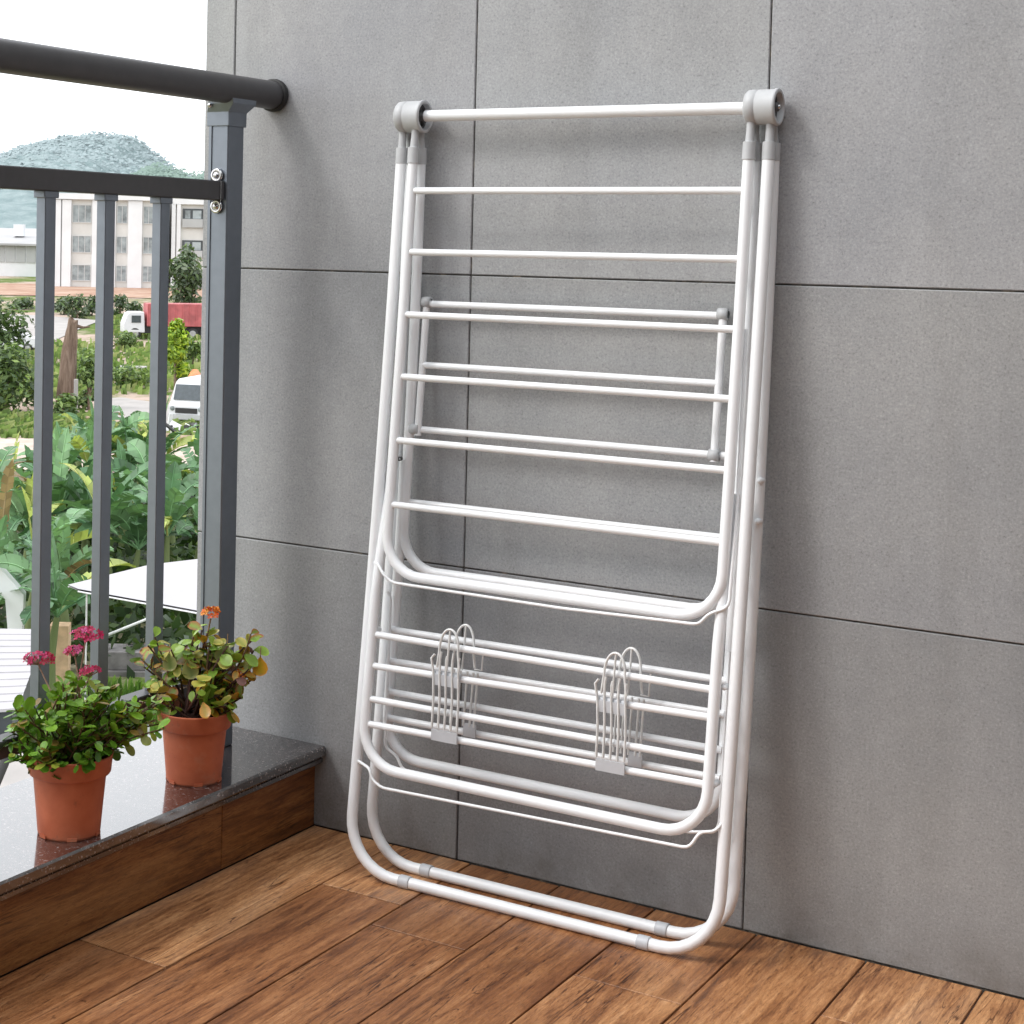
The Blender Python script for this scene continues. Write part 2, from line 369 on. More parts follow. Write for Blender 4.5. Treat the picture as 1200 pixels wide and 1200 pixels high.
for z, s in ((1.0410, 1), (.9925, -1)):
    mb = MB()
    mb.lathe([(.0005, .007), (.004, .0065), (.0058, .004), (.0062, 0)], (RX + .001, PYc - .0228, z), (0, -1, 0), 18)
    mb.lathe([(.0062, .0), (.0108, .0), (.0112, .002), (.0104, .0042), (.0072, .0048), (.0062, .003)], (RX + .001, PYc - .0228, z), (0, -1, 0), 22)
    mb.build('eyelet', M['steel'], midr)
mb = MB(); mb.tube([(RX + .0152, PYc - .033, 1.0), (RX + .0152, PYc - .033, 1.032)], .0007, 6); mb.build('weld_line', M['steel'], midr)
for i, y in enumerate([-.2686, -.3948, -.5206, -.6466, -.7726, -.8986]):
    mb = MB(); mb.box((RX - .0085, y - .011, .2565), (RX + .0085, y + .011, 1.0025), bev=.001)
    # small collar notch under the middle rail
    mb.box((RX - .0105, y - .0150, .9925), (RX + .0105, y + .0150, 1.0023), bev=.001)
    mb.build('baluster', M['rail2'], rail)

# house side of the balcony, to the right of the picture
M['house'] = plain('unseen_darkened_render', (.13, .125, .12), .85, var=.08, scale=2)  # kept dark so little light bounces onto the railing
hw = thing('unseen_house_wall', 'unseen house wall with a sliding door on the right side of the balcony, darkened to dim the railing', 'wall', (1.95, -2.5, 0))
mb = MB(); mb.box((1.905, -5.6, -.2), (2.10, 0.0, 2.70)); mb.build('unseen_wall_body', M['house'], hw)
mb = MB(); mb.box((1.885, -3.6, .02), (1.9045, -1.4, 2.15)); dr = mb.build('unseen_door', M['frame'], hw)
for a, b in ((-3.55, -2.54), (-2.46, -1.45)):
    mb = MB(); mb.box((1.875, a, .08), (1.8845, b, 2.10)); mb.build('pane', M['glass'], dr)

bp = thing('added_screen_wall', 'unseen screen wall added behind the viewer to block low sky light', 'wall', (.9, -2.95, 0))  # added out of view to hold sky light off the lower tiled wall
mb = MB(); mb.box((-.20, -3.05, -.004), (1.86, -2.85, 2.60)); mb.build('unseen_wall_body', M['house'], bp)
mb = MB(); mb.box((-.22, -3.08, 2.6005), (1.86, -2.82, 2.64), bev=.004); mb.build('added_coping', M['granite'], bp)

# ================================================================== DRYING RACK
BX, BY, YAW, RA, RB = .1812, -.147, .0103, .1341, -.0267
cy_, sy_ = math.cos(YAW), math.sin(YAW)
def W(u, q, z):
    q = q + RA * z + RB * z * z
    return Vector((BX + u * cy_ - q * sy_, BY + u * sy_ + q * cy_, z))
UV = Vector((cy_, sy_, 0)); NV = Vector((sy_, -cy_, 0))     # along the bars / towards the viewer
def qA(z): return 0.0
def qB(z): return .058 - .0345 * (max(z, 0) / 1.1) ** 2
def qC(z): return -.007
def qD(z): return qB(z) - .009
def qF(z): return qB(z) - .010
def upath(ul, ur, ztop, zb, rf, qf, nst=14):
    P = []
    for i in range(nst + 1):
        z = ztop + (zb + rf - ztop) * i / nst; P.append((ul, qf(z), z))
    for i in range(1, 9):
        a = PI / 2 * i / 8; z = zb + rf - rf * math.sin(a); P.append((ul + rf - rf * math.cos(a), qf(z), z))
    for i in range(1, 6): P.append((ul + rf + (ur - ul - 2 * rf) * i / 6, qf(zb), zb))
    for i in range(0, 9):
        a = PI / 2 * i / 8; z = zb + rf - rf * math.cos(a); P.append((ur - rf + rf * math.sin(a), qf(z), z))
    for i in range(1, nst + 1):
        z = zb + rf + (ztop - zb - rf) * i / nst; P.append((ur, qf(z), z))
    return [W(*p_) for p_ in P]
rack = thing('drying_rack', 'folded white metal clothes drying rack leaning against the grey tiled wall', 'drying rack', tuple(W(0, 0, 0)))
WT = M['white']
def uframe(name, ul, ur, zt, zb, rf, qf, rad, label=None):
    mb = MB(); mb.tube(upath(ul, ur, zt, zb, rf, qf), rad, 16); o = mb.build(name, WT, rack)
    if label: o['label'] = label
    return o
def rung(parent, ul, ur, q, z, rad=.0052, name='rung', dz=0, dq=0):
    mb = MB(); n = 6
    mb.tube([W(ul + (ur - ul) * i / n, q + dq * (i / n - .5), z + dz * (i / n - .5)) for i in range(n + 1)], rad, 12)
    return mb.build(name, WT, parent)
ZC = 1.072
fA = uframe('leg_frame', -.284, .284, ZC, .0092, .078, qA, .0083, 'front leg frame, its bottom bar nearest the viewer')
fB = uframe('leg_frame', -.284, .2825, ZC, .0088, .078, qB, .0083, 'rear leg frame close to the wall')
fC = uframe('wing_frame', -.2593, .2593, ZC, .4476, .060, qC, .0078, 'front upper wing with six rungs')
fD = uframe('wing_frame', -.2593, .2593, ZC, .4470, .060, qD, .0078, 'rear upper wing behind the front one')
ZS = .612
fE = uframe('shelf_frame', -.2705, .2600, ZS, .1640, .060, lambda z: -.009 - .0 * z if z < .42 else -.009 + (z - .42) * .12, .0078, 'front lower shelf frame')
fF = uframe('shelf_frame', -.2640, .2600, ZS, .1665, .060, qF, .0078, 'rear lower shelf frame')
for z in (1.0199, .9276, .8336, .7405, .6455, .5497): rung(fC, -.2593, .2593, qC(z), z)
# a hinged flap of three rungs behind the front wing, and the last rung of the rear wing
rung(fD, -.2593, .2593, .043, .5478); rung(fD, -.2593, .2480, .040, .6590)
flap = None
for u in (-.2440, .2215):
    mb = MB(); mb.tube([W(u, .036, z) for z in (.8585, .80, .75, .70, .650)], .0056, 10); flap = mb.build('flap_arm', WT, rack)
for z, u0, u1 in ((.8495, -.2380, .2215), (.7566, -.2470, .2205)): rung(flap, u0, u1, .036, z)
for u, z in ((-.2440, .8515), (.2215, .8515), (-.2490, .6590), (.2215, .6590)):
    mb = MB(); mb.lathe([(.0055, -.0075), (.0085, -.007), (.009, 0), (.0085, .007), (.0055, .0075)], W(u, .036, z), UV, 18); mb.build('flap_collar', M['grey_plastic'], flap)
for z, dz in ((.3562, 0), (.3150, .010), (.2628, .003), (.2285, .008)): rung(fE, -.2680, .2600, -.008, z, dz=dz)
for z, dz in ((.3575, .004), (.3120, .006), (.2655, .004), (.2275, .005)): rung(fF, -.2630, .2600, .037, z, dz=dz)
# top bar, hubs, stubs and collars
mb = MB(); mb.tube([W(-.246, 0, 1.1330), W(0, 0, 1.1322), W(.248, 0, 1.1314)], .0086, 18); mb.build('top_bar', WT, rack)
for u0, u1 in ((-.2925, -.2465), (.2500, .2950)):
    mb = MB(); rH = .0238; L = u1 - u0
    mb.lathe([(.0005, .001), (.016, .001), (.0205, .0012), (.0232, .004), (rH, .009), (rH, .016), (rH - .0006, .0165), (rH - .0006, .0175), (rH, .018), (rH, L - .006), (rH + .0012, L - .004), (rH + .0012, L - .001), (rH, L), (rH - .0035, L), (rH - .0042, L - .001), (rH - .0042, L - .011), (.0005, L - .011)], W(u0, 0, 1.1322), UV, 36)
    hub = mb.build('hinge_hub', M['grey_plastic'], rack)
    mb = MB(); mb.lathe([(.0192, L - .0109), (.0192, L - .0085), (.0150, L - .0085), (.0150, L - .0109)], W(u0, 0, 1.1322), UV, 30)
    mb.lathe([(.0001, L - .0104), (.0150, L - .0104), (.0150, L - .0106), (.0062, L - .0106), (.0062, L - .0015), (.0050, L - .0005), (.0005, L - .0002)], W(u0, 0, 1.1322), UV, 18)
    for a in range(5):
        t = 2 * PI * a / 5 + .4; dv = (Vector((0, 0, 1)) * math.sin(t) - NV * math.cos(t)); tv = dv.cross(UV)
        mb.obox(W(u0, 0, 1.1322) + UV * (L - .0085) + dv * .0105, UV, dv, tv, .0016, .0045, .0009)
    mb.build('end_cap', M['grey_plastic_dark'], hub)
    mb = MB(); mb.lathe([(.0032, L - .001), (.0032, L + .0012), (.0005, L + .0016)], W(u0, 0, 1.1322), UV, 12); mb.build('screw', M['steel'], hub)
for u, qf in ((-.284, qA), (.284, qA), (-.2593, qC), (.2593, qC), (-.284, qB), (.2825, qB), (-.2593, qD), (.2593, qD)):
    mb = MB()
    zs = [1.0610, 1.0613, 1.075, 1.0850, 1.0853, 1.0856, 1.100, 1.113]
    rs = [.0086, .0090, .0089, .0087, .0080, .0060, .0058, .0058]
    mb.tube([W(u, qf(z) * (1 if z < 1.09 else .8), z) for z in zs], rs, 16)
    so_ = mb.build('tube_socket', M['grey_plastic'], rack); so_.data.set_sharp_from_angle(angle=math.radians(40))
# grey clips on the bottom bars
for fr, qf, off in ((fA, qA, 0), (fB, qB, .003)):
    for u in (-.1847, .1847):
        mb = MB(); c0 = W(u + off, qf(.009), .0093)
        mb.lathe([(.0083, -.0085), (.0094, -.0085), (.0096, -.007), (.0096, .007), (.0094, .0085), (.0083, .0085)], c0, UV, 20)
        mb.build('foot_clip', M['clip'], fr)
# support wires
def wire(pts, parent, rad=.0023, name='support_wire'):
    # rounded corners
    P = [Vector(p_) for p_ in pts]; out = [P[0]]
    for i in range(1, len(P) - 1):
        a, b, c_ = P[i - 1], P[i], P[i + 1]; l = min((a - b).length, (c_ - b).length, .022) * .45
        s0 = b + (a - b).normalized() * l; s1 = b + (c_ - b).normalized() * l
        for t in (0, .33, .66, 1): out.append(s0 * (1 - t) ** 2 + b * (2 * t * (1 - t)) + s1 * t * t)
    out.append(P[-1]); mb = MB(); mb.tube(out, rad, 8); return mb.build(name, WT, parent)
wire([W(-.2780, -.006, .1674), W(-.2517, -.016, .1634), W(-.2473, -.016, .1493), W(-.2302, -.016, .1398), W(.2429, -.016, .1494), W(.2552, -.014, .1729), W(.2748, -.012, .1757), W(.2830, -.003, .1900), W(.2830, -.003, .240)], fA)
wire([W(-.2800, -.004, .4605), W(-.2670, -.014, .4607), W(-.2539, -.018, .4471), W(-.2383, -.018, .4376), W(.0356, -.018, .4359), W(.2351, -.018, .4405), W(.2459, -.016, .4556), W(.2714, -.010, .4668), W(.2700, .001, .5923), W(.2655, .004, .8342)], fA)
wire([W(-.2712, .028, .4132), W(-.2659, .03, .4049), W(-.2551, .03, .183), W(-.2335, .03, .1754), W(-.2228, .03, .1561), W(.2219, .03, .1538), W(.2606, .03, .1616), W(.2656, .03, .1738), W(.2630, .03, .4000)], fB)
wire([W(-.2680, .006, .62), W(-.2670, .006, .56), W(-.2660, .006, .47)], fB, .002)
# rivets
for u, q, z in ((.2700, .0, .3600), (.2660, .0, .2330), (.2790, .02, .1800), (-.2700, .0, .3600), (.2870, .038, .5750), (.2870, .038, .6300), (-.2700, .016, .6180)):
    mb = MB(); mb.lathe([(.0005, .0045), (.003, .0036), (.0042, .001), (.0042, -.010)], W(u, q, z), NV, 14); mb.build('rivet', WT, rack)
mb = MB()
for du in (-.0045, .0045): mb.lathe([(.0022, 0), (.0032, .0006), (.0032, -.006)], W(-.2662 + du, -.004 + .02, .6150), NV, 12)
mb.build('pivot_pins', M['grey_plastic_dark'], rack)

# two sets of fold-down wire hooks clipped over the lower rungs
def hookset(u0, zt, label):
    zsl = .020                                   # rungs climb slightly to the right
    t = thing('hook_clip', label, 'hook clip', tuple(W(u0 + .02, -.01, zt)), 'wire hook clips on the lower rungs')
    mb = MB(); q0 = -.0165
    def plate(mb, ua, ub, za, zb, q):
        a, b = W(ua, q, za), W(ub, q, zb); c0 = (a + b) / 2
        mb.obox(c0, UV, NV, Vector((0, 0, 1)), (ub - ua) / 2, .0016, (zb - za) / 2)
    for za, zb, du in ((-.0075, .0085, 0), (-.0860, -.0700, .0045)):
        mb = MB(); plate(mb, u0 + du, u0 + .042 + du, zt + za, zt + zb, q0)
        if za > -.05: mb.tube([W(u0 - .001, q0 + .004, zt + zb), W(u0 + .043, q0 + .004, zt + zb)], .0042, 10)
        mb.build('clip_plate', M['clip'], t)
    for i in range(5):
        u = u0 + .0015 + .0102 * i; mb = MB()
        lo = zt - .068; hi = zt + .036 + .005 * (i % 2)
        pts = [W(u + .003, q0 - .001, lo), W(u + .002, q0 - .001, zt - .03), W(u - .001, q0 - .002, zt + .010), W(u - .002 - (.004 if i == 0 else 0), q0 - .002, zt + .030), W(u - .001, q0 - .002, hi)]
        mb.tube(pts, .0019, 7); mb.build('hook_wire', M['wire_steel'], t)
    for ua, ub, zp, q in ((u0 + .0075, u0 + .038, zt + .0745, q0 - .002), (u0 + .0205, u0 + .0515, zt + .0790, .004)):
        mb = MB(); pts = []
        for i in range(17):
            a = PI * i / 16; z0 = zt + .042; cu = (ua + ub) / 2
            pts.append(W(cu - (ub - ua) / 2 * math.cos(a), q, z0 + (zp - z0) * math.sin(a) ** .8))
        pts = [W(ua - .002, q, zt + .018)] + pts + [W(ub + .004, q, zt + .020)]
        mb.tube(pts, .0020, 8)
        mb.tube([W((ua + ub) / 2, q, zp - .001), W((ua + ub) / 2 - .001, q, zt + .015)], .0016, 7)
        mb.build('hook_loop', M['wire_steel'], t)
    mb = MB()
    mb.tube([W(u0 + .0600, .018, zt + .045), W(u0 + .0600, .018, zt + .0145), W(u0 + .0480, .018, zt + .0145)], .0014, 7)
    mb.build('hook_wire', M['wire_steel'], t)
    for du in (.012, .023, .034, .044, .051):
        mb = MB(); mb.tube([W(u0 + du, .024, zt + .008), W(u0 + du, .024, zt - .070)], .0017, 7); mb.build('hook_wire', M['wire_steel'], t)
    mb = MB(); plate(mb, u0 + .034, u0 + .054, zt - .085, zt - .066, .026); mb.build('clip_plate', M['clip'], t)
hookset(-.1580, .3085, 'left clip of thin wire hooks hanging on the lower rungs of the drying rack')
hookset(.0985, .3120, 'right clip of thin wire hooks hanging on the lower rungs of the drying rack')

# ================================================================== POTTED PLANTS
SZ = .1334
def pot(parent, x, y, k=1.085):
    p_ = [(.0005, .004), (.030, .004), (.0325, .0), (.0385, .0), (.0392, .003), (.0415, .030), (.0455, .0730), (.0462, .0752), (.0505, .0760), (.0515, .0775), (.0535, .0975), (.0545, .0998), (.0530, .1008), (.0508, .1000), (.0485, .0820), (.0480, .078)]
    mb = MB(); mb.lathe([(a * k, b * k) for a, b in p_], (x, y, SZ + .0003), n=56)
    # small drainage feet around the base edge
    for j in range(6):
        a = 2 * PI * j / 6 + .3
        mb.obox((x + .0365 * k * math.cos(a), y + .0365 * k * math.sin(a), SZ + .0026), Vector((math.cos(a), math.sin(a), 0)), Vector((-math.sin(a), math.cos(a), 0)), Vector((0, 0, 1)), .0036 * k, .006 * k, .0022)
    po = mb.build('pot', M['pot'], parent)
    mb = MB(); n = 40; vs = [(x, y, SZ + .090 * k)]; fs = []
    for ri in range(1, 6):
        for j in range(n):
            a = 2 * PI * j / n; q = .0489 * k * ri / 5
            vs.append((x + q * math.cos(a), y + q * math.sin(a), SZ + .086 * k + .004 * mn.noise(Vector((q * 90 * math.cos(a), q * 90 * math.sin(a), x * 9)))))
    for j in range(n): fs.append((0, 1 + j, 1 + (j + 1) % n))
    for ri in range(4):
        for j in range(n): a = 1 + ri * n; fs.append((a + j, a + n + j, a + n + (j + 1) % n, a + (j + 1) % n))
    mb.add(vs, fs, smooth=True); mb.build('soil', M['soil'], parent)
PROF = [(0, .10), (.12, .30), (.35, .80), (.62, 1.0), (.85, .78), (.96, .42), (1.0, .10)]
def leaf(mb, base, dr, up, L, Wd, curl, c, edge=None):
    dr = dr.normalized(); sd = dr.cross(up)
    if sd.length < 1e-4: sd = dr.cross(Vector((1, 0, .1)))
    sd.normalize(); n = sd.cross(dr).normalized()
    vs, cs, fs = [], [], []
    for t, wv in PROF:
        ctr = base + dr * (L * t) + n * (-curl * L * t * t)
        for s in (-1, 0, 1):
            vs.append(ctr + sd * (s * Wd * .5 * wv) + n * (.10 * Wd * abs(s)))
            e = edge if (edge and (s != 0 or t > .9)) else c
            b = .85 if s == 0 else 1.0
            cs.append(tuple(x * b for x in e))
    for i in range(len(PROF) - 1):
        for j in range(2): a = i * 3 + j; fs.append((a, a + 1, a + 4, a + 3))
    mb.add(vs, fs, cs, True)
def rv(rr): 
    while True:
        v = Vector((rr.uniform(-1, 1), rr.uniform(-1, 1), rr.uniform(-1, 1)))
        if .05 < v.length < 1: return v.normalized()
RT = Vector((.8306, .5569, 0)); FW = Vector((-.5569, .8306, 0)); UP = Vector((0, 0, 1))
def stempath(rr, a, b, bend=.15, n=7):
    mid = (a + b) / 2 + rv(rr) * ((b - a).length * bend) + UP * (-(b - a).length * .04)
    return [a * (1 - t) ** 2 + mid * (2 * t * (1 - t)) + b * t * t for t in [i / (n - 1) for i in range(n)]]
def floret(mb, c0, out, R, colr, rr, np_=4):
    out = out.normalized(); x = out.cross(Vector((.3, .5, .8))).normalized(); y = out.cross(x); a0 = rr.random() * PI
    for i in range(np_):
        a = a0 + 2 * PI * i / np_; dv = (x * math.cos(a) + y * math.sin(a) + out * .35).normalized(); tv = out.cross(dv).normalized()
        k_ = rr.uniform(.8, 1.15); cc = tuple(q * k_ for q in colr)
        vs = [c0, c0 + dv * (R * .55) + tv * (R * .36), c0 + dv * R, c0 + dv * (R * .55) - tv * (R * .36)]
        mb.add(vs, [(0, 1, 2, 3)], cc, True)
def plant_left():
    rr = random.Random(21); x, y = -.2985, -.5500
    t = thing('potted_plant', 'dense green succulent with pink flowers in a terracotta pot, left and nearest on the sill', 'potted plant', (x, y, SZ), 'potted succulents on the granite sill')
    pot(t, x, y)
    base = Vector((x, y, SZ + .0955)); lf = MB(); st = MB()
    tips = []
    for i in range(96):
        az = rr.uniform(0, 2 * PI); el = math.asin(rr.uniform(-.05, .98)); k_ = rr.uniform(.78, 1.03)
        lat = math.cos(el) * (.086 if math.cos(az) < .2 else .080)
        tip = base + (RT * math.cos(az) * lat + FW * math.sin(az) * lat * .92) * k_ + UP * (.020 + .098 * math.sin(el) * k_)
        tips.append(tip)
    # an arm leaning to the right, towards the second pot
    for i in range(17): tips.append(base + RT * rr.uniform(.066, .128) + FW * rr.uniform(-.03, .03) + UP * rr.uniform(.050, .098))
    for tip in tips:
        a = base + RT * rr.uniform(-.028, .028) + FW * rr.uniform(-.028, .028) - UP * .004
        P = stempath(rr, a, tip, .16)
        st.tube(P, [.0021 - .0011 * i / 6 for i in range(7)], 6, (.12 * rr.uniform(.7, 1.3), .07, .035))
        n = rr.randint(8, 13)
        for j in range(n):
            tt = 1 - .68 * (j / n) ** 1.2; i0 = min(5, int(tt * 6)); q = tt * 6 - i0; p_ = P[i0] * (1 - q) + P[i0 + 1] * q
            ax = (P[i0 + 1] - P[i0]).normalized()
            o = rv(rr); o = (o - ax * o.dot(ax)); o.normalize()
            dr = (o + ax * rr.uniform(.2, 1.0) + UP * .15)
            L = rr.uniform(.013, .022) * (1 if j < 5 else .85)
            g = rr.random(); h = max(0, min(1, (p_.z - base.z) / .11))
            c = (.060 + .14 * g + .06 * h, .19 + .22 * g + .06 * h, .016 + .022 * g)
            if rr.random() < .14: c = (.33, .38, .05)
            if rr.random() < .04: c = (.30, .20, .045)
            leaf(lf, p_, dr, UP + rv(rr) * .5, L, L * rr.uniform(.58, .78), rr.uniform(-.1, .35), c)
    lf.build('foliage', M['leaf'], t); st.build('stems', M['stem'], t)
    for (fx, fy, fz), rad, n in (((-.3382, -.5721, .368), .0150, 36), ((-.2860, -.5360, .402), .0155, 38), ((-.2975, -.5441, .380), .0105, 16), ((-.2800, -.5340, .3530), .0105, 15)):
        c0 = Vector((fx, fy, fz)); mb = MB(); sb = MB()
        a = base + Vector((rr.uniform(-.02, .02), rr.uniform(-.02, .02), .05))
        sb.tube(stempath(rr, a, c0 - UP * .008, .05), [.0014, .0014, .0013, .0012, .0011, .001, .001], 6, (.42, .26, .20))
        for i in range(n):
            v = rv(rr); v.z = abs(v.z) * .6 - .15
            p_ = c0 + RT * (v.x * rad * 1.35) + FW * (v.y * rad * 1.2) + UP * (v.z * rad * 1.1)
            sb.tube([c0 - UP * .008, p_ - UP * .002], .0006, 4, (.35, .22, .16), cap=False)
            k_ = rr.random(); floret(mb, p_, v + UP * .7 - FW * .6, rr.uniform(.0046, .0064), ((.52, .015, .11) if k_ < .6 else (.40, .008, .05)) if k_ < .9 else (.65, .10, .30), rr)
        o = mb.build('flower', M['petal'], t); sb.build('flower_stalk', M['stem'], o)
def plant_right():
    rr = random.Random(5); x, y = -.3060, -.2640
    t = thing('potted_plant', 'leggy succulent with yellowing leaves and orange flowers in a terracotta pot by the railing post', 'potted plant', (x, y, SZ), 'potted succulents on the granite sill')
    pot(t, x, y, 1.055)
    base = Vector((x, y, SZ + .0945)); lf = MB(); st = MB(); tips = []
    for i in range(40):
        az = rr.uniform(0, 2 * PI); el = math.asin(rr.uniform(.05, .98)); k_ = rr.uniform(.72, 1.02); lat = math.cos(el) * .076
        tips.append((base + (RT * math.cos(az) * lat + FW * math.sin(az) * lat * .8) * k_ + UP * (.018 + .125 * math.sin(el) * k_), 0))
    for a, b, c_ in ((.082, .128, -.01), (.088, .120, 0), (.080, .075, -.01), (.090, .060, 0), (.086, .098, .01), (-.080, .090, -.02), (-.076, .075, -.01), (-.072, .105, 0), (-.062, .118, 0), (.062, .022, -.03), (.070, .035, -.02)):
        tips.append((base + RT * a + UP * b + FW * c_, 1))
    for tip, arm in tips:
        a = base + RT * rr.uniform(-.026, .026) + FW * rr.uniform(-.026, .026) - UP * .004
        if arm: a = base + (tip - base) * .15
        P = stempath(rr, a, tip, .18)
        st.tube(P, [.0023 - .0011 * i / 6 for i in range(7)], 6, rr.choice([(.10, .045, .035), (.16, .10, .055), (.07, .035, .03)]))
        n = rr.randint(5, 8)
        for j in range(n):
            tt = 1 - .55 * (j / n) ** 1.1; i0 = min(5, int(tt * 6)); q = tt * 6 - i0; p_ = P[i0] * (1 - q) + P[i0 + 1] * q
            ax = (P[i0 + 1] - P[i0]).normalized(); o = rv(rr); o = (o - ax * o.dot(ax)); o.normalize()
            dr = (o + ax * rr.uniform(.1, .8) + UP * rr.uniform(-.25, .25))
            L = rr.uniform(.014, .027); g = rr.random()
            c = (.16 + .19 * g, .30 + .22 * g, .035 + .04 * g); e = None
            k_ = rr.random()
            if k_ < .20: c = (.36 + .10 * g, .40 + .08 * g, .08); e = (.58, .50, .12)
            elif k_ < .32: c = (.42, .30, .03); e = (.58, .25, .02)
            elif k_ < .44: e = (.34, .10, .03)
            elif k_ < .48: c = (.17, .06, .04)
            leaf(lf, p_, dr, UP + rv(rr) * .6 - FW * .3, L, L * rr.uniform(.6, .85), rr.uniform(-.1, .45), c, e)
    # single large leaves that stand out
    for (fx, fy, fz), L, c, e in (((-.2279, -.2073, .318), .028, (.55, .40, .02), (.62, .28, .02)), ((-.300, -.292, .320), .030, (.22, .30, .10), (.40, .40, .12)), ((-.283, -.268, .300), .028, (.46, .42, .03), (.60, .34, .03)), ((-.328, -.300, .326), .026, (.20, .30, .08), (.40, .40, .16)), ((-.262, -.245, .340), .030, (.22, .30, .11), (.30, .34, .12))):
        p_ = Vector((fx, fy, fz)); leaf(lf, p_, -UP + RT * rr.uniform(-.4, .5) - FW * .3, -FW, L, L * .85, .1, c, e)
        st.tube([p_, p_ + UP * .012 + FW * .012], .0009, 5, (.2, .12, .05))
    lf.build('foliage', M['leaf'], t)
    # pale dry twigs low at the left
    for i in range(6):
        a = base + RT * -.04 + UP * rr.uniform(-.002, .012); st.tube(stempath(rr, a, a - RT * rr.uniform(.02, .045) + UP * rr.uniform(-.012, .03) - FW * rr.uniform(0, .03), .2), .0010, 5, (.50, .42, .32))
    st.build('stems', M['stem'], t)
    for (fx, fy, fz), rad, n in (((-.2924, -.2468, .380), .0125, 24), ((-.2490, -.2230, .292), .0105, 15), ((-.2650, -.2280, .3060), .007, 8)):
        c0 = Vector((fx, fy, fz)); mb = MB(); sb = MB()
        sb.tube(stempath(rr, base + UP * .03 + (c0 - base) * .2, c0 - UP * .006, .06), [.0013] * 7, 6, (.25, .16, .08))
        for i in range(n):
            v = rv(rr); p_ = c0 + RT * (v.x * rad) + FW * (v.y * rad) + UP * (abs(v.z) * rad * .8)
            floret(mb, p_, v + UP * .6 - FW * .7, rr.uniform(.005, .0066), rr.choice([(.72, .17, .02), (.70, .10, .015), (.75, .30, .04)]), rr)
        o = mb.build('flower', M['petal'], t); sb.build('flower_stalk', M['stem'], o)
plant_left(); plant_right()

# ================================================================== OUTSIDE
HF = Vector((-.5566, .8308, 0)); HR = Vector((.8308, .5566, 0))    # away from the balcony / to the right
TD = [(-3000, -9.6), (20, -9.6), (40, -9.4), (55, -9.0), (75, -8.3), (100, -7.5), (130, -6.5), (160, -5.5), (190, -4.8), (260, -4.2), (600, -3), (5000, -3)]
def zg(dp, lat=0):
    for (a, za), (b, zb) in zip(TD[:-1], TD[1:]):
        if dp <= b:
            t = (dp - a) / (b - a); return CP.z + za + (zb - za) * t
    return CP.z - 3
def HZ(dp): return -.042 / .9991 * dp
def at(px, dp, z=None):
    """point on (or at height z above) the ground, dp metres out and px along the street axis"""
    lat = (px - PX) / FPX * dp
    p_ = Vector((CP.x, CP.y, 0)) + HF * dp + HR * lat
    p_.z = zg(dp) + (z or 0); return p_
# ground
k = NT('ground'); p = k.world()
n1 = k.noise(p, .09, 6, .6); n2 = k.noise(p, .9, 5, .65); n3 = k.noise(p, 5, 4, .7)
gr = k.mix(n2, (.045, .085, .018), (.16, .19, .06)); gr = k.mix(k.ramp(n3, [(.35, G1(0)), (.7, G1(1))]), gr, (.10, .17, .03))
dt = k.mix(n2, (.33, .25, .20), (.52, .42, .36))
c = k.mix(k.ramp(k.math('ADD', k.math('MULTIPLY', n1, .7), k.math('MULTIPLY', n2, .3)), [(.45, G1(0)), (.55, G1(1))]), gr, dt)
k.set(color=c, rough=.95, spec=.1, normal=k.bump(n2, .6, .2)); M['ground'] = k.m
k = NT('dirt'); p = k.world(); n2 = k.noise(p, 1.1, 6, .65)
k.set(color=k.ramp(n2, [(.3, (.40, .31, .26)), (.5, (.52, .43, .37)), (.7, (.60, .52, .46))]), rough=.95, spec=.1); M['dirt'] = k.m
k = NT('red_earth'); p = k.world(); n2 = k.noise(p, .35, 6, .65)
k.set(color=k.ramp(n2, [(.3, (.30, .17, .12)), (.55, (.42, .29, .22)), (.72, (.50, .41, .33))]), rough=.95, spec=.1); M['red_earth'] = k.m
mb = MB(); ds = [-3000, -600, -100, 10, 20, 30, 40, 47, 55, 65, 75, 87, 100, 115, 130, 145, 160, 175, 190, 225, 260, 400, 600, 1200, 3000]
ls = [-3000, -900, -300, -120, -60, -40, -25, -15, -8, 0, 8, 20, 50, 120, 300, 900, 3000]
vs = []
for dp in ds:
    for l in ls:
        q = Vector((CP.x, CP.y, 0)) + HF * dp + HR * l; q.z = zg(dp); vs.append(q)
fs = [(i * len(ls) + j, i * len(ls) + j + 1, (i + 1) * len(ls) + j + 1, (i + 1) * len(ls) + j) for i in range(len(ds) - 1) for j in range(len(ls) - 1)]
mb.add(vs, fs, smooth=True); tag(mb.build('ground', M['ground']), kind='structure')
def patch(name, mat, pts, lift=.04, n=14):
    """sheet draped on the ground between four corners given as (px, depth)"""
    (a, b, c_, d_) = pts; mb = MB(); vs = []
    for i in range(n + 1):
        for j in range(n + 1):
            s, t = i / n, j / n
            px = (a[0] * (1 - s) + b[0] * s) * (1 - t) + (d_[0] * (1 - s) + c_[0] * s) * t
            dp = (a[1] * (1 - s) + b[1] * s) * (1 - t) + (d_[1] * (1 - s) + c_[1] * s) * t
            wob = mn.noise(Vector((px * .05, dp * .2, 3))) * .8 if 0 < i < n or 0 < j < n else 0
            vs.append(at(px, dp + (wob if (j in (0, n)) else 0), lift))
    fs = [(i * (n + 1) + j, (i + 1) * (n + 1) + j, (i + 1) * (n + 1) + j + 1, i * (n + 1) + j + 1) for i in range(n) for j in range(n)]
    mb.add(vs, fs, smooth=True); o = mb.build(name, mat); tag(o, kind='structure'); return o
patch('dirt_track', M['dirt'], [(-120, 64), (300, 64), (300, 72), (-120, 74)], .05)
patch('path', M['concrete'], [(126, 80), (205, 76), (205, 84), (128, 87)], .07)
patch('yard', M['concrete'], [(-160, 117), (62, 117), (118, 136), (-160, 150)], .05)
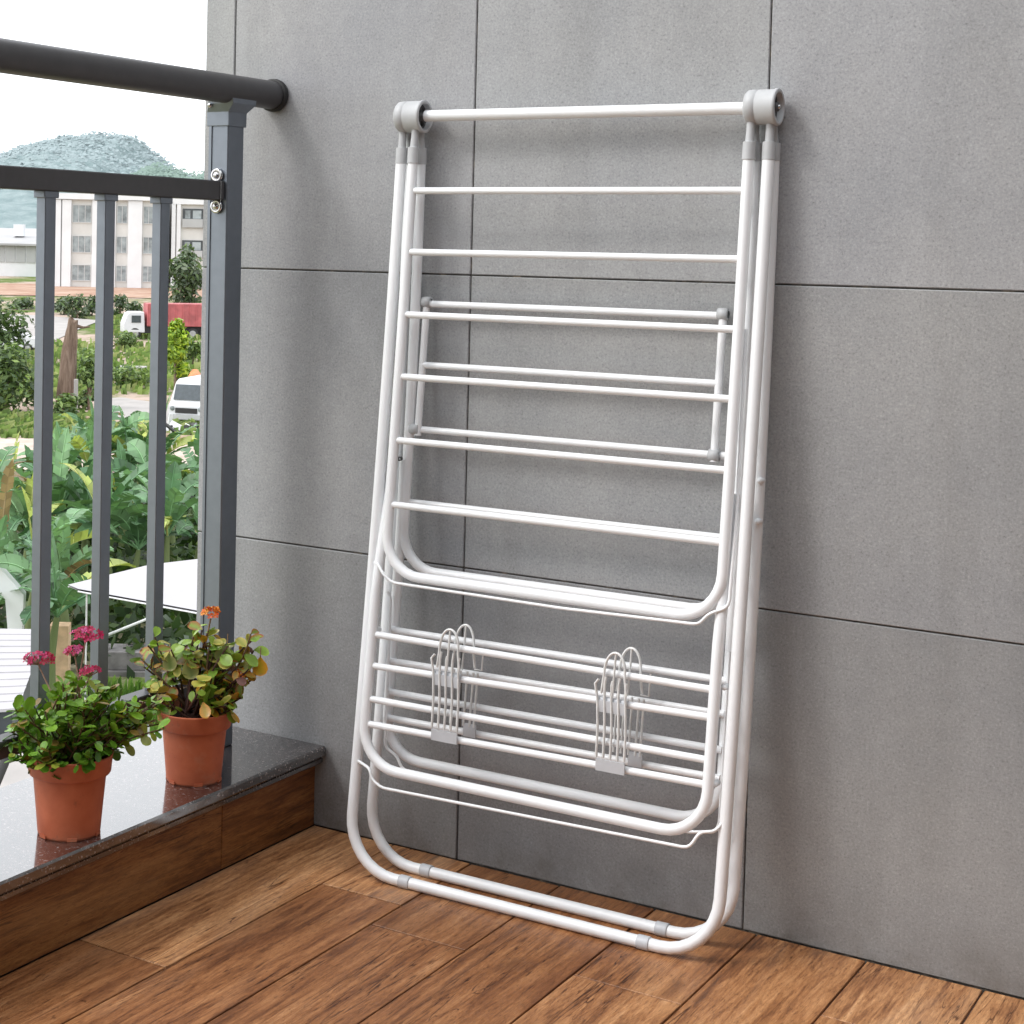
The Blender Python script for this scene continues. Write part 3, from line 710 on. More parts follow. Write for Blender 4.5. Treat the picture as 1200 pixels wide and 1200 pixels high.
patch('yard', M['red_earth'], [(-160, 165), (260, 165), (260, 188), (-160, 188)], .06)

def bx3(mb, o, ex, ey, x0, x1, y0, y1, z0, z1, c=(1, 1, 1), mi=0):
    """box in a local frame: ex along, ey away, z up"""
    c0 = o + ex * ((x0 + x1) / 2) + ey * ((y0 + y1) / 2) + UP * ((z0 + z1) / 2)
    mb.obox(c0, ex, ey, UP, (x1 - x0) / 2, (y1 - y0) / 2, (z1 - z0) / 2, c, mi)
# --- hills
M['hill_leaf'] = vcol('hill_leaf', .95, var=.08, scale=.2, spec=0)
def hill(name, mat, d0, d1, prof, seed, amp, tone, wl):
    n = 330; mb = MB(); vs = []; rows = 56
    for i in range(n + 1):
        px = prof[0][0] + (prof[-1][0] - prof[0][0]) * i / n
        for (a, ha), (b, hb) in zip(prof[:-1], prof[1:]):
            if px <= b: t = (px - a) / (b - a); t = t * t * (3 - 2 * t); hgt = ha + (hb - ha) * t; break
        lat = (px - PX) / FPX * d1
        for j in range(rows):
            s = j / (rows - 1); dp = d0 + (d1 - d0) * s
            hh = hgt / FPX * d1 * math.sin(s * PI / 2) ** 1.1
            v3 = Vector((lat, dp, seed * 7.0))
            nz = amp * d1 / FPX * (1.5 * mn.noise(v3 / 45) + .9 * mn.noise(v3 / 17) + .9 * abs(mn.noise(v3 / 7)) + .55 * mn.noise(v3 / 3.1))
            q = Vector((CP.x, CP.y, 0)) + HF * dp + HR * lat
            q.z = CP.z - 4 + (hh + 4 + nz * min(1, s * 3)) if s > 0 else CP.z - 6
            vs.append(q)
    fs = [(i * rows + j, (i + 1) * rows + j, (i + 1) * rows + j + 1, i * rows + j + 1) for i in range(n) for j in range(rows - 1)]
    mb.add(vs, fs, smooth=True); o = mb.build(name, mat); tag(o, kind='structure')
    wd_ = MB(); r2 = random.Random(seed)
    for i in range(17000 if seed == 2 else 6000):
        q = vs[r2.randrange(n + 1) * rows + min(rows - 1, int(rows * (.25 + .75 * r2.random() ** .6)))] + HR * r2.uniform(-1.5, 1.5) + UP * r2.uniform(-.3, 1.8)
        nn_ = (UP * 1.1 - HF * .7 + rv(r2) * .32).normalized(); a = nn_.cross(rv(r2)).normalized(); b = nn_.cross(a); sz = r2.uniform(.4, 1.0) * d1 / 720; kk = r2.uniform(.95, 1.05); c = tuple(x * kk for x in tone)
        wd_.add([q - a * sz, q + b * sz * .8, q + a * sz, q - b * sz * .8], [(0, 1, 2, 3)], c)
    tag(wd_.build('hillside_wood', M['hill_leaf']), wl, 'wood', kind='stuff'); return o
def hazy(name, a, b, sc):
    k = NT(name); n = k.noise(k.world(), sc, 6, .7); k.set(color=k.ramp(n, [(.35, a), (.65, b)]), rough=1, spec=0, normal=k.bump(n, .5, 3)); return k.m
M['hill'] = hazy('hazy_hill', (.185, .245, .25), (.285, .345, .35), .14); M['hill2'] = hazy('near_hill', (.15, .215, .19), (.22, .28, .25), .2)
# heights in px above the horizon line (about 281)
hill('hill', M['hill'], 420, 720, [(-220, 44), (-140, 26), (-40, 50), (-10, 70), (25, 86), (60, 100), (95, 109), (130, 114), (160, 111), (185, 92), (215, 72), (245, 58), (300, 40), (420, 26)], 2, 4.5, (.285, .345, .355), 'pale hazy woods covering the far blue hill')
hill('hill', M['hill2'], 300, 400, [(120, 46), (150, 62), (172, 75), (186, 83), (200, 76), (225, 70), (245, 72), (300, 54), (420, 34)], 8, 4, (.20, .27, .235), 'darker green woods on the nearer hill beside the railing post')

# --- trees and shrubs
def leaf_blob(mb, rr, ctr, rad, n, size, cols):
    for i in range(n):
        v = rv(rr) * (rr.random() ** .45); p_ = ctr + Vector((v.x * rad[0], v.y * rad[1], v.z * rad[2]))
        nrm = (v + rv(rr) * .7 + UP * .4).normalized(); x = nrm.cross(rv(rr)).normalized(); y = nrm.cross(x)
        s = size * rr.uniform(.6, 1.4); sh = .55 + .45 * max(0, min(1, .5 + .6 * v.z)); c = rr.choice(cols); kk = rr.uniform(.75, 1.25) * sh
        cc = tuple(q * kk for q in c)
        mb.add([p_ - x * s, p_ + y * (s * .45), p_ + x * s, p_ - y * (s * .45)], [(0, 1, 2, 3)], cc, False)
def tree(name, label, cat, px, dp, h, wd, cols, size, n, seed, trunk=.3, blobs=7, group=None, gap=.55, flat=1.0):
    rr = random.Random(seed); b = at(px, dp); t = thing(name, label, cat, tuple(b), group); tm = MB(); cm = MB()
    top = b + UP * h * .75
    tm.tube([b - UP * .2, b + UP * h * .3 + HR * rr.uniform(-.1, .1), top], [h * .028 + .03, h * .02 + .02, .02], 8)
    for i in range(blobs):
        a = 2 * PI * i / blobs + rr.uniform(-.4, .4); q = rr.uniform(.35, 1) if i else 0
        hz = trunk + (1 - trunk) * rr.uniform(.12, .82) if i else .85
        c0 = b + Vector((math.cos(a), math.sin(a), 0)) * (wd * .5 * gap * q) + UP * (h * hz)
        rad = wd * .5 * rr.uniform(.38, .62); rz = min(rad * 1.1, h * (1 - trunk) * .42) * flat
        c0.z = min(c0.z, b.z + h - rz * .8)
        tm.tube([b + UP * h * rr.uniform(.15, .5), c0], [.02 + h * .010, .01], 6)
        leaf_blob(cm, rr, c0, (rad, rad, rz), n // blobs, size, cols)
    tm.build('trunk', M['bark'], t); cm.build('crown', M['tree_leaf'], t); return t
GD = [(.055, .10, .035), (.085, .145, .045), (.12, .19, .055)]
GB = [(.08, .14, .045), (.15, .24, .065), (.24, .34, .10)]
GY = [(.30, .46, .03), (.48, .60, .05), (.20, .34, .03)]
GH = [(.13, .18, .12), (.20, .25, .16), (.11, .15, .10)]
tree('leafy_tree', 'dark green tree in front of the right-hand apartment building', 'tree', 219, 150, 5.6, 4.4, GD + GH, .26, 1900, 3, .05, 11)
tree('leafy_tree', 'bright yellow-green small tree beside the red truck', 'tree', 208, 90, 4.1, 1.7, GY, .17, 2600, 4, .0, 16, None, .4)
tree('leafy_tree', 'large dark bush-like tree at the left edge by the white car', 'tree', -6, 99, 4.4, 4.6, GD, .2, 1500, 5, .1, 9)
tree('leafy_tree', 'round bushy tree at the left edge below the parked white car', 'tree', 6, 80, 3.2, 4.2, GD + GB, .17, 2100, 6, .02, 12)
tree('skyline_tree', 'small thin tree standing out against the sky beside the railing post', 'tree', 224, 260, 14.2, 3.6, GH, .28, 300, 7, .55, 6)
for i, (px, dp, h, wd, lb) in enumerate([(74, 142, 1.5, 2.2, 'low shrub on red earth below the first window column of the white building'), (91, 138, 2.0, 2.4, 'tallest shrub of the clump in front of the white building'), (107, 141, 1.7, 2.0, 'shrub on red earth just left of the second baluster'), (140, 139, 1.9, 1.8, 'shrub on red earth just right of the second baluster'), (158, 136, 1.6, 2.0, 'shrub growing above the white cab of the red truck'), (28, 147, 1.0, 3.2, 'low shrub beside the pale yard on the left')]):
    tree('shrub', lb, 'shrub', px, dp, h, wd, GH + GD, .2, 420, 20 + i, 0, 6, 'shrubs in front of the white apartment building')
for i, (px, dp, h, wd, lb) in enumerate([(46, 83, 1.9, 1.6, 'shrub at the foot of the dead trunk on its left'), (106, 82, 2.7, 1.7, 'tall shrub right of the dead brown trunk'), (150, 92, 1.2, 4.2, 'wide green hedge-like shrub above the pale path'), (80, 78, 1.2, 1.5, 'low shrub in front of the dead brown trunk'), (110, 92, 2.0, 2.2, 'shrub on the grass behind the dead brown trunk'), (150, 113, 1.2, 2.4, 'shrub on the grass below the white cab of the red truck'), (226, 104, 1.6, 2.0, 'shrub below the red truck body near the post')]):
    tree('shrub', lb, 'shrub', px, dp, h, wd, GB, .15, 620, 40 + i, 0, 7, 'shrubs on the grassy bank')
# grass tufts over the bank
rr = random.Random(77); mb = MB()
for i in range(6000):
    px = rr.uniform(-60, 250); dp = rr.choice([rr.uniform(72, 79), rr.uniform(86, 116), rr.uniform(120, 140) if px > 115 else rr.uniform(86, 114)])
    if 126 < px < 205 and 75 < dp < 88: continue
    p_ = at(px, dp); h = rr.uniform(.15, .5); a = rr.uniform(0, PI); x = Vector((math.cos(a), math.sin(a), 0)); c = rr.choice([(.15, .24, .06), (.23, .32, .09), (.32, .36, .15), (.11, .17, .05)])
    s = rr.uniform(.10, .25); mb.add([p_ - x * s, p_ + x * s, p_ + x * (s * 1.3) + UP * h + HF * rr.uniform(-.1, .1), p_ - x * (s * .7) + UP * h * .8], [(0, 1, 2, 3)], c)
tag(mb.build('grass', M['tree_leaf']), kind='stuff', label='bright green grass and weeds on the bank beyond the bananas', cat='grass')

# --- banana plants
def banana(px, dp, h, seed, label, tall=False):
    rr = random.Random(seed); b = at(px, dp); t = thing('banana_plant', label, 'banana plant', tuple(b), 'banana plants below the balcony')
    sm = MB(); lm = MB(); tops = b + UP * (h * .55) + HR * rr.uniform(-.15, .15)
    sm.tube([b - UP * .1, b + UP * h * .3, tops], [.14, .11, .06], 9, (.13, .17, .06))
    n = rr.randint(9, 12); a0 = rr.uniform(0, 6.28)
    for i in range(n):
        a = a0 + i * 2.39; el = rr.uniform(.45, 1.35) if i < n - 1 else 1.5
        L = rr.uniform(1.7, 2.7) * h / 3.6; Wd = rr.uniform(.36, .56) * h / 3.6; dirh = Vector((math.cos(a), math.sin(a), 0)); sd = Vector((-math.sin(a), math.cos(a), 0))
        p_ = tops.copy(); g = rr.random(); c = (.05 + .125 * g, .125 + .185 * g, .055 + .10 * g)
        if rr.random() < .09: c = (.34, .40, .10)
        if rr.random() < .02: c = (.24, .17, .09)
        rows = 12; vs, cs, fs = [], [], []; ang = el; fold = rr.uniform(.15, .6); tw = rr.uniform(-.6, .6)
        mid = []
        for j in range(rows + 1):
            s = j / rows; step = L / rows
            dv = dirh * math.cos(ang) + UP * math.sin(ang); nv = UP * math.cos(ang) - dirh * math.sin(ang)
            sdt = (sd * math.cos(tw) + nv * math.sin(tw)); nvt = (nv * math.cos(tw) - sd * math.sin(tw))
            wv = Wd * (.05 if s < .12 else min(1, ((s - .10) / .18) ** .6) * (1 - max(0, (s - .72) / .28) ** 2 * .93))
            mid.append((p_.copy(), dv, sdt, nvt, wv))
            p_ = p_ + dv * step; ang -= (rr.uniform(.9, 1.5) * (.3 + s)) / rows * (1.5 if i < n - 1 else .3)
        # ragged blade: each strip between two side veins hangs a little differently
        for e in (-1, 1):
            dr_ = fold
            for j in range(rows):
                a, b_ = mid[j], mid[j + 1]
                if rr.random() < .35: dr_ = fold + rr.uniform(-.5, .35)
                k0, k1 = rr.uniform(.82, 1.02), rr.uniform(.82, 1.02); sh = rr.uniform(-.2, .25) * L / rows; gp_ = rr.choice([0, 0, .12]) * L / rows
                o0 = a[0] + a[2] * (e * a[4] * .5 * k0) + a[3] * (a[4] * .5 * dr_) + a[1] * (sh + gp_ + .35 * L / rows)
                o1 = b_[0] + b_[2] * (e * b_[4] * .5 * k1) + b_[3] * (b_[4] * .5 * dr_) + b_[1] * (sh - gp_ + .35 * L / rows)
                m0 = rr.uniform(.7, 1.25); ci = tuple(q * m0 * 1.15 for q in c); co = tuple(q * m0 for q in c)
                q4 = [a[0], b_[0], o1, o0]
                lm.add(q4, [(0, 1, 2, 3) if e < 0 else (3, 2, 1, 0)], [ci, ci, co, co], False)
        lm.tube([q[0] + q[3] * .012 for q in mid], [.028 - .022 * j / rows for j in range(rows + 1)], 5, tuple(min(.6, q * 2.1 + .03) for q in c), cap=False)
    sm.build('stem', M['stem'], t); lm.build('leaves', M['banana_leaf'], t)
rr = random.Random(99); spots = []
for dp, n in ((63.5, 11), (59, 11), (54, 10), (49, 9), (44, 8), (39.5, 7), (35, 5)):
    for i in range(n):
        px = -30 + 290 * (i + .5) / n + rr.uniform(-11, 11)
        if dp < 41 and px > 105: continue
        if dp > 56 and not (62 < px < 182): continue
        if dp > 51 and not (50 < px < 192): continue
        spots.append((px, dp + rr.uniform(-1.6, 1.6)))
pos = ['at the left edge', 'left of the first baluster', 'between the first and second baluster', 'between the second and third baluster', 'between the third baluster and the post', 'beside the railing post']
for i, (px, dp) in enumerate(spots):
    row = 'in the rear rows' if dp > 56 else ('in the middle rows' if dp > 47 else 'in the front rows')
    c_ = pos[0] if px < 15 else pos[1] if px < 52 else pos[2] if px < 120 else pos[3] if px < 185 else pos[4] if px < 235 else pos[5]
    banana(px, dp, (rr.uniform(1.5, 2.4) if dp > 56 else rr.uniform(1.3, 2.0) if dp > 51 and not (55 < px < 190) else rr.uniform(2.6, 3.7)), 300 + i, 'green banana plant %s %s' % (row, c_))
mb = MB(); rr = random.Random(8)
for i in range(5200):
    dp = rr.uniform(37, 62); px = rr.uniform(-60, 260); leaf_blob(mb, rr, at(px, dp, rr.uniform(.05, .8)), (.3, .3, .3), 1, .22, [(.02, .045, .012), (.035, .075, .018), (.06, .11, .02)])
tag(mb.build('undergrowth', M['tree_leaf']), kind='stuff', label='dark green undergrowth between the banana plants', cat='undergrowth')

# --- apartment buildings (flat white blocks, framed windows)
def facade_window(parent, o, ex, ey, x0, x1, z0, z1, mull=1, rec=.0):
    mb = MB(); f_ = .07
    for a in ((x0, x1, z0, z0 + f_), (x0, x1, z1 - f_, z1), (x0, x0 + f_, z0 + f_, z1 - f_), (x1 - f_, x1, z0 + f_, z1 - f_)): bx3(mb, o, ex, ey, a[0], a[1], -.10 + rec, -.012 + rec, a[2], a[3])
    for i in range(mull):
        xm = x0 + (x1 - x0) * (i + 1) / (mull + 1); bx3(mb, o, ex, ey, xm - .03, xm + .03, -.09 + rec, -.015 + rec, z0 + f_, z1 - f_)
    wn = mb.build('window', M['frame'], parent)
    mb = MB(); bx3(mb, o, ex, ey, x0 + f_, x1 - f_, -.04 + rec, -.01 + rec, z0 + f_, z1 - f_); mb.build('pane', M['pane'], wn)
DB = 184.0; U = DB / FPX
o = at(63, DB); ex, ey = HR.copy(), HF.copy(); o.z = CP.z
ap = thing('apartment_building', 'white apartment building with columns of windows behind the balusters', 'building', tuple(at(120, DB)))
def zx(py): return (281.5 - py) * U
def xx(px): return (px - 63) * U
mb = MB(); bx3(mb, o, ex, ey, xx(60), xx(193), 0, 9, zx(345), zx(231)); mb.build('wall', M['facade_beige'], ap)
for a, b in ((60, 70), (71.5, 82), (106.5, 134), (148.5, 165), (179.5, 193)):
    mb = MB(); bx3(mb, o, ex, ey, xx(a), xx(b), -.32, -.002, zx(341), zx(233.5)); mb.build('pilaster', M['facade'], ap)
mb = MB(); bx3(mb, o, ex, ey, xx(59), xx(194), -.5, 9.2, zx(232.8), zx(226)); mb.build('parapet', M['facade'], ap)
for r0, r1 in ((239, 260), (275, 295), (309, 328)):
    facade_window(ap, o, ex, ey, xx(83), xx(105.5), zx(r1), zx(r0), 2)
    facade_window(ap, o, ex, ey, xx(135), xx(147.5), zx(r1), zx(r0), 1)
    facade_window(ap, o, ex, ey, xx(166), xx(178.5), zx(r1), zx(r0), 1)
mb = MB(); mb.tube([o + ex * xx(70.8) - ey * .1 + UP * zx(338), o + ex * xx(70.8) - ey * .1 + UP * zx(234)], .06, 8); mb.build('drain_pipe', M['facade_grey'], ap)
ap2 = thing('apartment_building', 'pale apartment building with shaded balconies just left of the railing post', 'building', tuple(at(222, DB)))
mb = MB(); bx3(mb, o, ex, ey, xx(199), xx(300), .6, 10, zx(345), zx(233)); mb.build('wall', M['facade_beige'], ap2)
mb = MB(); bx3(mb, o, ex, ey, xx(198), xx(302), .2, 10.2, zx(236), zx(229)); mb.build('parapet', M['facade'], ap2)
for a, b in ((199, 203.5), (205, 209.5), (236.5, 240), (266, 272)):
    mb = MB(); bx3(mb, o, ex, ey, xx(a), xx(b), .2, .598, zx(342), zx(236.2)); mb.build('pilaster', M['facade'], ap2)
for x0, x1 in ((211.5, 235.5), (242, 264)):
    for r0, r1 in ((241, 262), (278, 297), (313, 332)):
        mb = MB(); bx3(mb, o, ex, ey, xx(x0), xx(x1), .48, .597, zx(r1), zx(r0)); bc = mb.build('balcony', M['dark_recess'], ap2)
        mb = MB(); bx3(mb, o, ex, ey, xx(x0), xx(x1), .28, .478, zx(r1 + 1), zx(r0 + 12)); mb.build('balcony_front', M['facade_grey'], bc)
        mb = MB(); bx3(mb, o, ex, ey, xx(x0 + 3), xx(x0 + 9), .44, .478, zx(r0 + 11.5), zx(r0 + 2)); mb.build('pane', M['pane'], bc)
        mb = MB(); bx3(mb, o, ex, ey, xx(x0 + 12), xx(x1 - 2), .44, .478, zx(r0 + 11.5), zx(r0 + 2)); mb.build('pane', M['pane'], bc)
wh = thing('warehouse', 'long low pale warehouse with a grey roof at the left edge', 'building', tuple(at(10, 215)))
DW = 215; U2 = DW / FPX; o2 = at(0, DW); o2.z = CP.z
hz = lambda py: (279.5 - py) * U2
mb = MB(); bx3(mb, o2, ex, ey, -220 * U2, 58 * U2, 0, 14, hz(330), hz(283)); mb.build('wall', M['facade'], wh)
for i in range(12):
    mb = MB(); a = (-90 + i * 12) * U2; bx3(mb, o2, ex, ey, a, a + 10.6 * U2, -.12, -.003, hz(306), hz(286)); mb.build('cladding_panel', M['facade_grey'], wh)
mb = MB(); vs = [o2 + ex * (-222 * U2) - ey * .8 + UP * hz(284), o2 + ex * (60 * U2) - ey * .8 + UP * hz(284), o2 + ex * (60 * U2) + ey * 15 + UP * hz(265), o2 + ex * (-222 * U2) + ey * 15 + UP * hz(265)]
mb.add(vs + [v - UP * .25 for v in vs], [(0, 1, 2, 3), (7, 6, 5, 4), (0, 4, 5, 1), (1, 5, 6, 2), (2, 6, 7, 3), (3, 7, 4, 0)]); mb.build('roof', M['roof_sheet'], wh)
mb = MB(); bx3(mb, o2, ex, ey, 6 * U2, 18 * U2, 5, 6.5, hz(275), hz(261)); mb.build('roof_vent', M['facade'], wh)

# --- vehicles
def wheel(parent, c, ax, r=.34, wd=.22):
    mb = MB(); mb.lathe([(r * .62, -wd / 2), (r * .95, -wd / 2), (r, -wd / 3), (r, wd / 3), (r * .95, wd / 2), (r * .62, wd / 2)], c, ax, 20); wv = mb.build('wheel', M['tyre'], parent)
    mb = MB(); mb.lathe([(.001, wd * .3), (r * .3, wd * .36), (r * .6, wd * .46), (r * .62, wd * .3), (r * .62, -wd * .3), (r * .6, -wd * .46), (r * .3, -wd * .36), (.001, -wd * .3)], c, ax, 16); mb.build('rim', M['roof_sheet'], wv)
def profile_body(pts, o, ex, ey, w0, w1, inset=0):
    """side outline (x, z) swept across the width, roof side pulled in"""
    mb = MB(); zmax = max(z for _, z in pts); vs = []
    for s, y in ((0, w0), (1, w1)):
        for x, z in pts:
            kk = inset * max(0, (z - zmax * .5) / (zmax * .5)); vs.append(o + ex * x + ey * (y + (kk if s == 0 else -kk)) + UP * z)
    n = len(pts); fs = [tuple(range(n))[::-1], tuple(range(n, 2 * n))]
    for i in range(n): fs.append((i, (i + 1) % n, n + (i + 1) % n, n + i))
    mb.add(vs, fs); return mb
# red truck with a white cab
ot = at(145, 120); tk = thing('truck', 'small truck with white cab and red body parked beyond the grass', 'truck', tuple(at(190, 120)))
e1 = (HR * .97 + HF * .24).normalized(); e2 = Vector((-e1.y, e1.x, 0))
mb = profile_body([(0, .5), (0, 1.1), (.25, 1.8), (.5, 1.95), (1.45, 1.95), (1.5, .5)], ot, e1, e2, 0, 1.9, .08); cb = mb.build('cab', M['car_white'], tk, bevel=.06)
mb = MB(); bx3(mb, ot, e1, e2, .55, 1.2, -.012, .02, 1.2, 1.7); mb.build('side_window', M['glass'], cb)
mb = MB(); bx3(mb, ot, e1, e2, 1.65, 6.9, -.08, 1.98, .95, 2.55); bd = mb.build('cargo_body', M['car_red'], tk, bevel=.04)
mb = MB()
for i in range(11): bx3(mb, ot, e1, e2, 1.75 + i * .48, 1.82 + i * .48, -.13, -.081, 1.0, 2.5)
mb.build('side_ribs', M['car_red'], bd)
mb = MB(); bx3(mb, ot, e1, e2, .2, 6.8, .2, 1.7, .45, .95); mb.build('chassis', M['tyre'], tk)
for x in (.8, 4.9, 5.8):
    for y in (.12, 1.78): wheel(tk, ot + e1 * x + e2 * y + UP * .42, e2, .42)
# white car at left
oc = at(-30, 109); cr_ = thing('parked_car', 'white car parked at the left edge behind the bushes', 'car', tuple(at(5, 109)))
mb = profile_body([(0, .35), (.02, .75), (.25, .92), (.9, 1.0), (1.4, 1.42), (2.75, 1.45), (3.45, 1.02), (4.1, .92), (4.2, .65), (4.2, .35)], oc, HR, HF, 0, 1.7, .2); mb.build('body', M['car_white'], cr_, bevel=.05)
for a, b in ((1.15, 1.95), (2.05, 2.95)):
    mb = MB(); bx3(mb, oc, HR, HF, a, b, .085, .12, 1.04, 1.34); mb.build('side_window', M['glass'], cr_)
for x in (.8, 3.4):
    for y in (.08, 1.62): wheel(cr_, oc + HR * x + HF * y + UP * .31, HF, .31, .2)
# white van by the post
ov = at(199, 77); vn = thing('parked_van', 'white van facing the viewer, partly hidden by the railing post', 'van', tuple(at(216, 77)))
va = (HF * .95 + HR * .31).normalized(); vb = Vector((va.y, -va.x, 0))
mb = profile_body([(0, .35), (-.02, .95), (.18, 1.12), (.55, 1.95), (.9, 2.1), (4.1, 2.1), (4.2, 1.2), (4.2, .35)], ov, va, vb, 0, 1.75, .12); mb.build('body', M['car_white'], vn, bevel=.05)
mb = MB(); c_ = ov + va * .345 + vb * .875 + UP * 1.53; nv = (va * .86 - UP * -.0).normalized(); sl_ = (va * .37 + UP * .83).normalized(); nn = vb.cross(sl_).normalized()
mb.obox(c_ - va * .02, vb, sl_, nn, .70, .36, .03); mb.build('windscreen', M['glass'], vn)
mb = MB(); bx3(mb, ov, vb, va, .35, 1.4, -.045, -.01, .62, .85); mb.build('grille', M['tyre'], vn)
for y in (.2, 1.55):
    mb = MB(); mb.lathe([(.001, .05), (.08, .045), (.11, .02), (.115, -.03)], ov + vb * y + va * -.01 + UP * .82, -va, 16); mb.build('headlight', M['pane'], vn)
mb = MB(); bx3(mb, ov, vb, va, .02, 1.73, -.10, -.012, .34, .56); mb.build('bumper', M['facade_grey'], vn)
for s in (0, 1):
    mb = MB(); bx3(mb, ov, vb, va, -.02 if s == 0 else 1.68, .07 if s == 0 else 1.77, .8, 1.7, 1.28, 1.82); mb.build('side_window', M['glass'], vn)
for x in (.8, 3.4):
    for y in (.12, 1.63): wheel(vn, ov + va * x + vb * y + UP * .33, vb, .33)
rr = random.Random(4); mb = MB()
for i in range(70):
    p_ = at(rr.uniform(194, 246), rr.uniform(72.8, 75.6), rr.uniform(.03, .55) * rr.random()); a = rv(rr); b = a.cross(rv(rr)).normalized(); c_ = a.cross(b)
    mb.obox(p_, a, b, c_, rr.uniform(.05, .40), rr.uniform(.04, .14), rr.uniform(.03, .10), rr.choice([(.7, .7, .7), (.04, .04, .04), (.3, .25, .2), (.6, .58, .52), (.15, .16, .17)]))
tag(mb.build('scrap_heap', M['scrap']), 'untidy heap of black and white scrap in front of the white van', 'scrap heap')
# orange sheet behind the van
oo = at(217, 88); mb = MB(); vs = []
for i in range(9):
    for j in range(5):
        u, v = i / 8, j / 4; vs.append(oo + HR * (u * 1.0) + HF * (v * .9) + UP * (1.15 * math.sin(PI * (.12 + .76 * u)) + .25 * v + .06 * mn.noise(Vector((u * 5, v * 5, 1)))))
fs = [(i * 5 + j, (i + 1) * 5 + j, (i + 1) * 5 + j + 1, i * 5 + j + 1) for i in range(8) for j in range(4)]
vs += [v - UP * (v.z - oo.z + .1) for v in vs[0::5]]
fs += [(i * 5, 45 + i, 45 + i + 1, (i + 1) * 5) for i in range(8)]
mb.add(vs, fs, smooth=True); tag(mb.build('tarpaulin', M['orange']), 'orange tarpaulin heap behind the white van', 'tarpaulin')
# dead brown trunk
b = at(79, 82); dtk = MB(); rr = random.Random(6)
P, rad = [], []
for i in range(19):
    s = i / 18; rw = .52 - .30 * s ** 1.3; rad.append(rw); P.append(b - UP * .1 + UP * (4.3 * s) + HR * (.50 - rw - .02))
dtk.tube(P, rad, 22)
def rag(v):
    v = Vector(v); a = math.atan2((v - b).dot(HF), (v - b).dot(HR) - .2); fl_ = mn.noise(Vector((a * 3.1, v.z * .35, 4))) * .13 + mn.noise(Vector((a * 7, v.z * .9, 8))) * .05
    out = Vector((math.cos(a) * HR.x + math.sin(a) * HF.x, math.cos(a) * HR.y + math.sin(a) * HF.y, 0))
    v = v + out * fl_
    if v.z > b.z + 4.1: v.z += .55 * abs(mn.noise(Vector((a * 2.3, 1, 2)))) + .25 * mn.noise(Vector((a * 6, 5, 2)))
    return tuple(v)
dtk.v = [rag(v) for v in dtk.v]
dd = thing('dead_tree', 'broken brown dead tree trunk standing beyond the banana plants', 'dead tree', tuple(b)); dtk.build('trunk', M['brown_trunk'], dd)
mb = MB(); mb.tube([b + UP * 4.05 + HR * .3, b + UP * 3.95 + HR * .75, b + UP * 4.0 + HR * 1.1], [.10, .06, .03], 8); mb.build('branch_stub', M['brown_trunk'], dd)
mb = MB(); q = at(90, 79.5); bx3(mb, q, HR, HF, -.09, .09, -.09, .09, -.2, 1.75); mb.v = [v for v in mb.v]; tag(mb.build('marker_post', M['concrete'], bevel=.015), 'short pale concrete post beside the dead brown trunk', 'post')
for (pa, da, pb_, db, r_, lb) in ((94, 78.5, 140, 74.5, .10, 'thin fallen log lying right of the dead trunk'), (138, 75, 182, 73, .11, 'dark fallen log lying below the pale path'), (192, 72.2, 234, 71.5, .17, 'thick pale log lying below the white van')):
    A, B_ = at(pa, da, .25), at(pb_, db, .2); n = 7; rr = random.Random(int(pa)); mb = MB()
    mb.tube([A.lerp(B_, i / n) + UP * rr.uniform(-.04, .05) for i in range(n + 1)], [r_ * rr.uniform(.75, 1.1) for i in range(n + 1)], 9)
    tag(mb.build('log', M['log']), lb, 'log', 'logs lying along the track')
# flat slab lying in the grass
mb = MB(); q = at(138, 98); bx3(mb, q, HR, HF, 0, 1.6, 0, 1.2, .28, .42); 
for x in (.1, 1.4): bx3(mb, q, HR, HF, x, x + .12, .2, 1.0, -.1, .279)
tag(mb.build('low_bench', M['concrete'], bevel=.01), 'pale flat slab bench standing in the grass above the path', 'bench')
# --- white canopy
cn = thing('canopy', 'white sheet canopy on thin posts below the banana plants', 'canopy', tuple(at(160, 29.5)))
def pt(px, dp, py):
    q = at(px, dp); hor = 276 + px * .0237 + 4.4; q.z = CP.z - (py - hor) / FPX * dp; return q
def sheet(name, corners, mat, parent, n=8, sag=.04, corr=0, th=.03):
    a, b, c_, d_ = corners; mb = MB(); top = []
    for i in range(n + 1):
        for j in range(n + 1):
            s, t = i / n, j / n; q = (a.lerp(b, s)).lerp(d_.lerp(c_, s), t); q = q - UP * sag * math.sin(PI * s) * math.sin(PI * t)
            if corr: q = q + UP * (corr * (1 if j % 2 else -1))
            top.append(q)
    N = n + 1; fs = [(i * N + j, (i + 1) * N + j, (i + 1) * N + j + 1, i * N + j + 1) for i in range(n) for j in range(n)]
    mb.add(top, fs, smooth=not corr); mb.add([v - UP * th for v in top], [f_[::-1] for f_ in fs], smooth=not corr)
    return mb.build(name, mat, parent)
c1, c2, c3, c4 = pt(96, 29, 693), pt(182, 28.4, 709), pt(182, 32.0, 664), pt(84, 31.5, 688)
sheet('roof_sheet', (c1, c2, c3, c4), M['canopy'], cn)
c5, c6 = pt(262, 27.8, 724), pt(262, 32.3, 655)
sheet('roof_sheet', (c2 + HR * .02, c5, c6, c3 + HR * .02), M['canopy'], cn)
for (a, b) in ((c1, c2), (c2, c5), (c4, c3), (c3, c6)):
    mb = MB(); mb.tube([a - UP * .045, b - UP * .045], .014, 8); mb.build('edge_bar', M['facade'], cn)
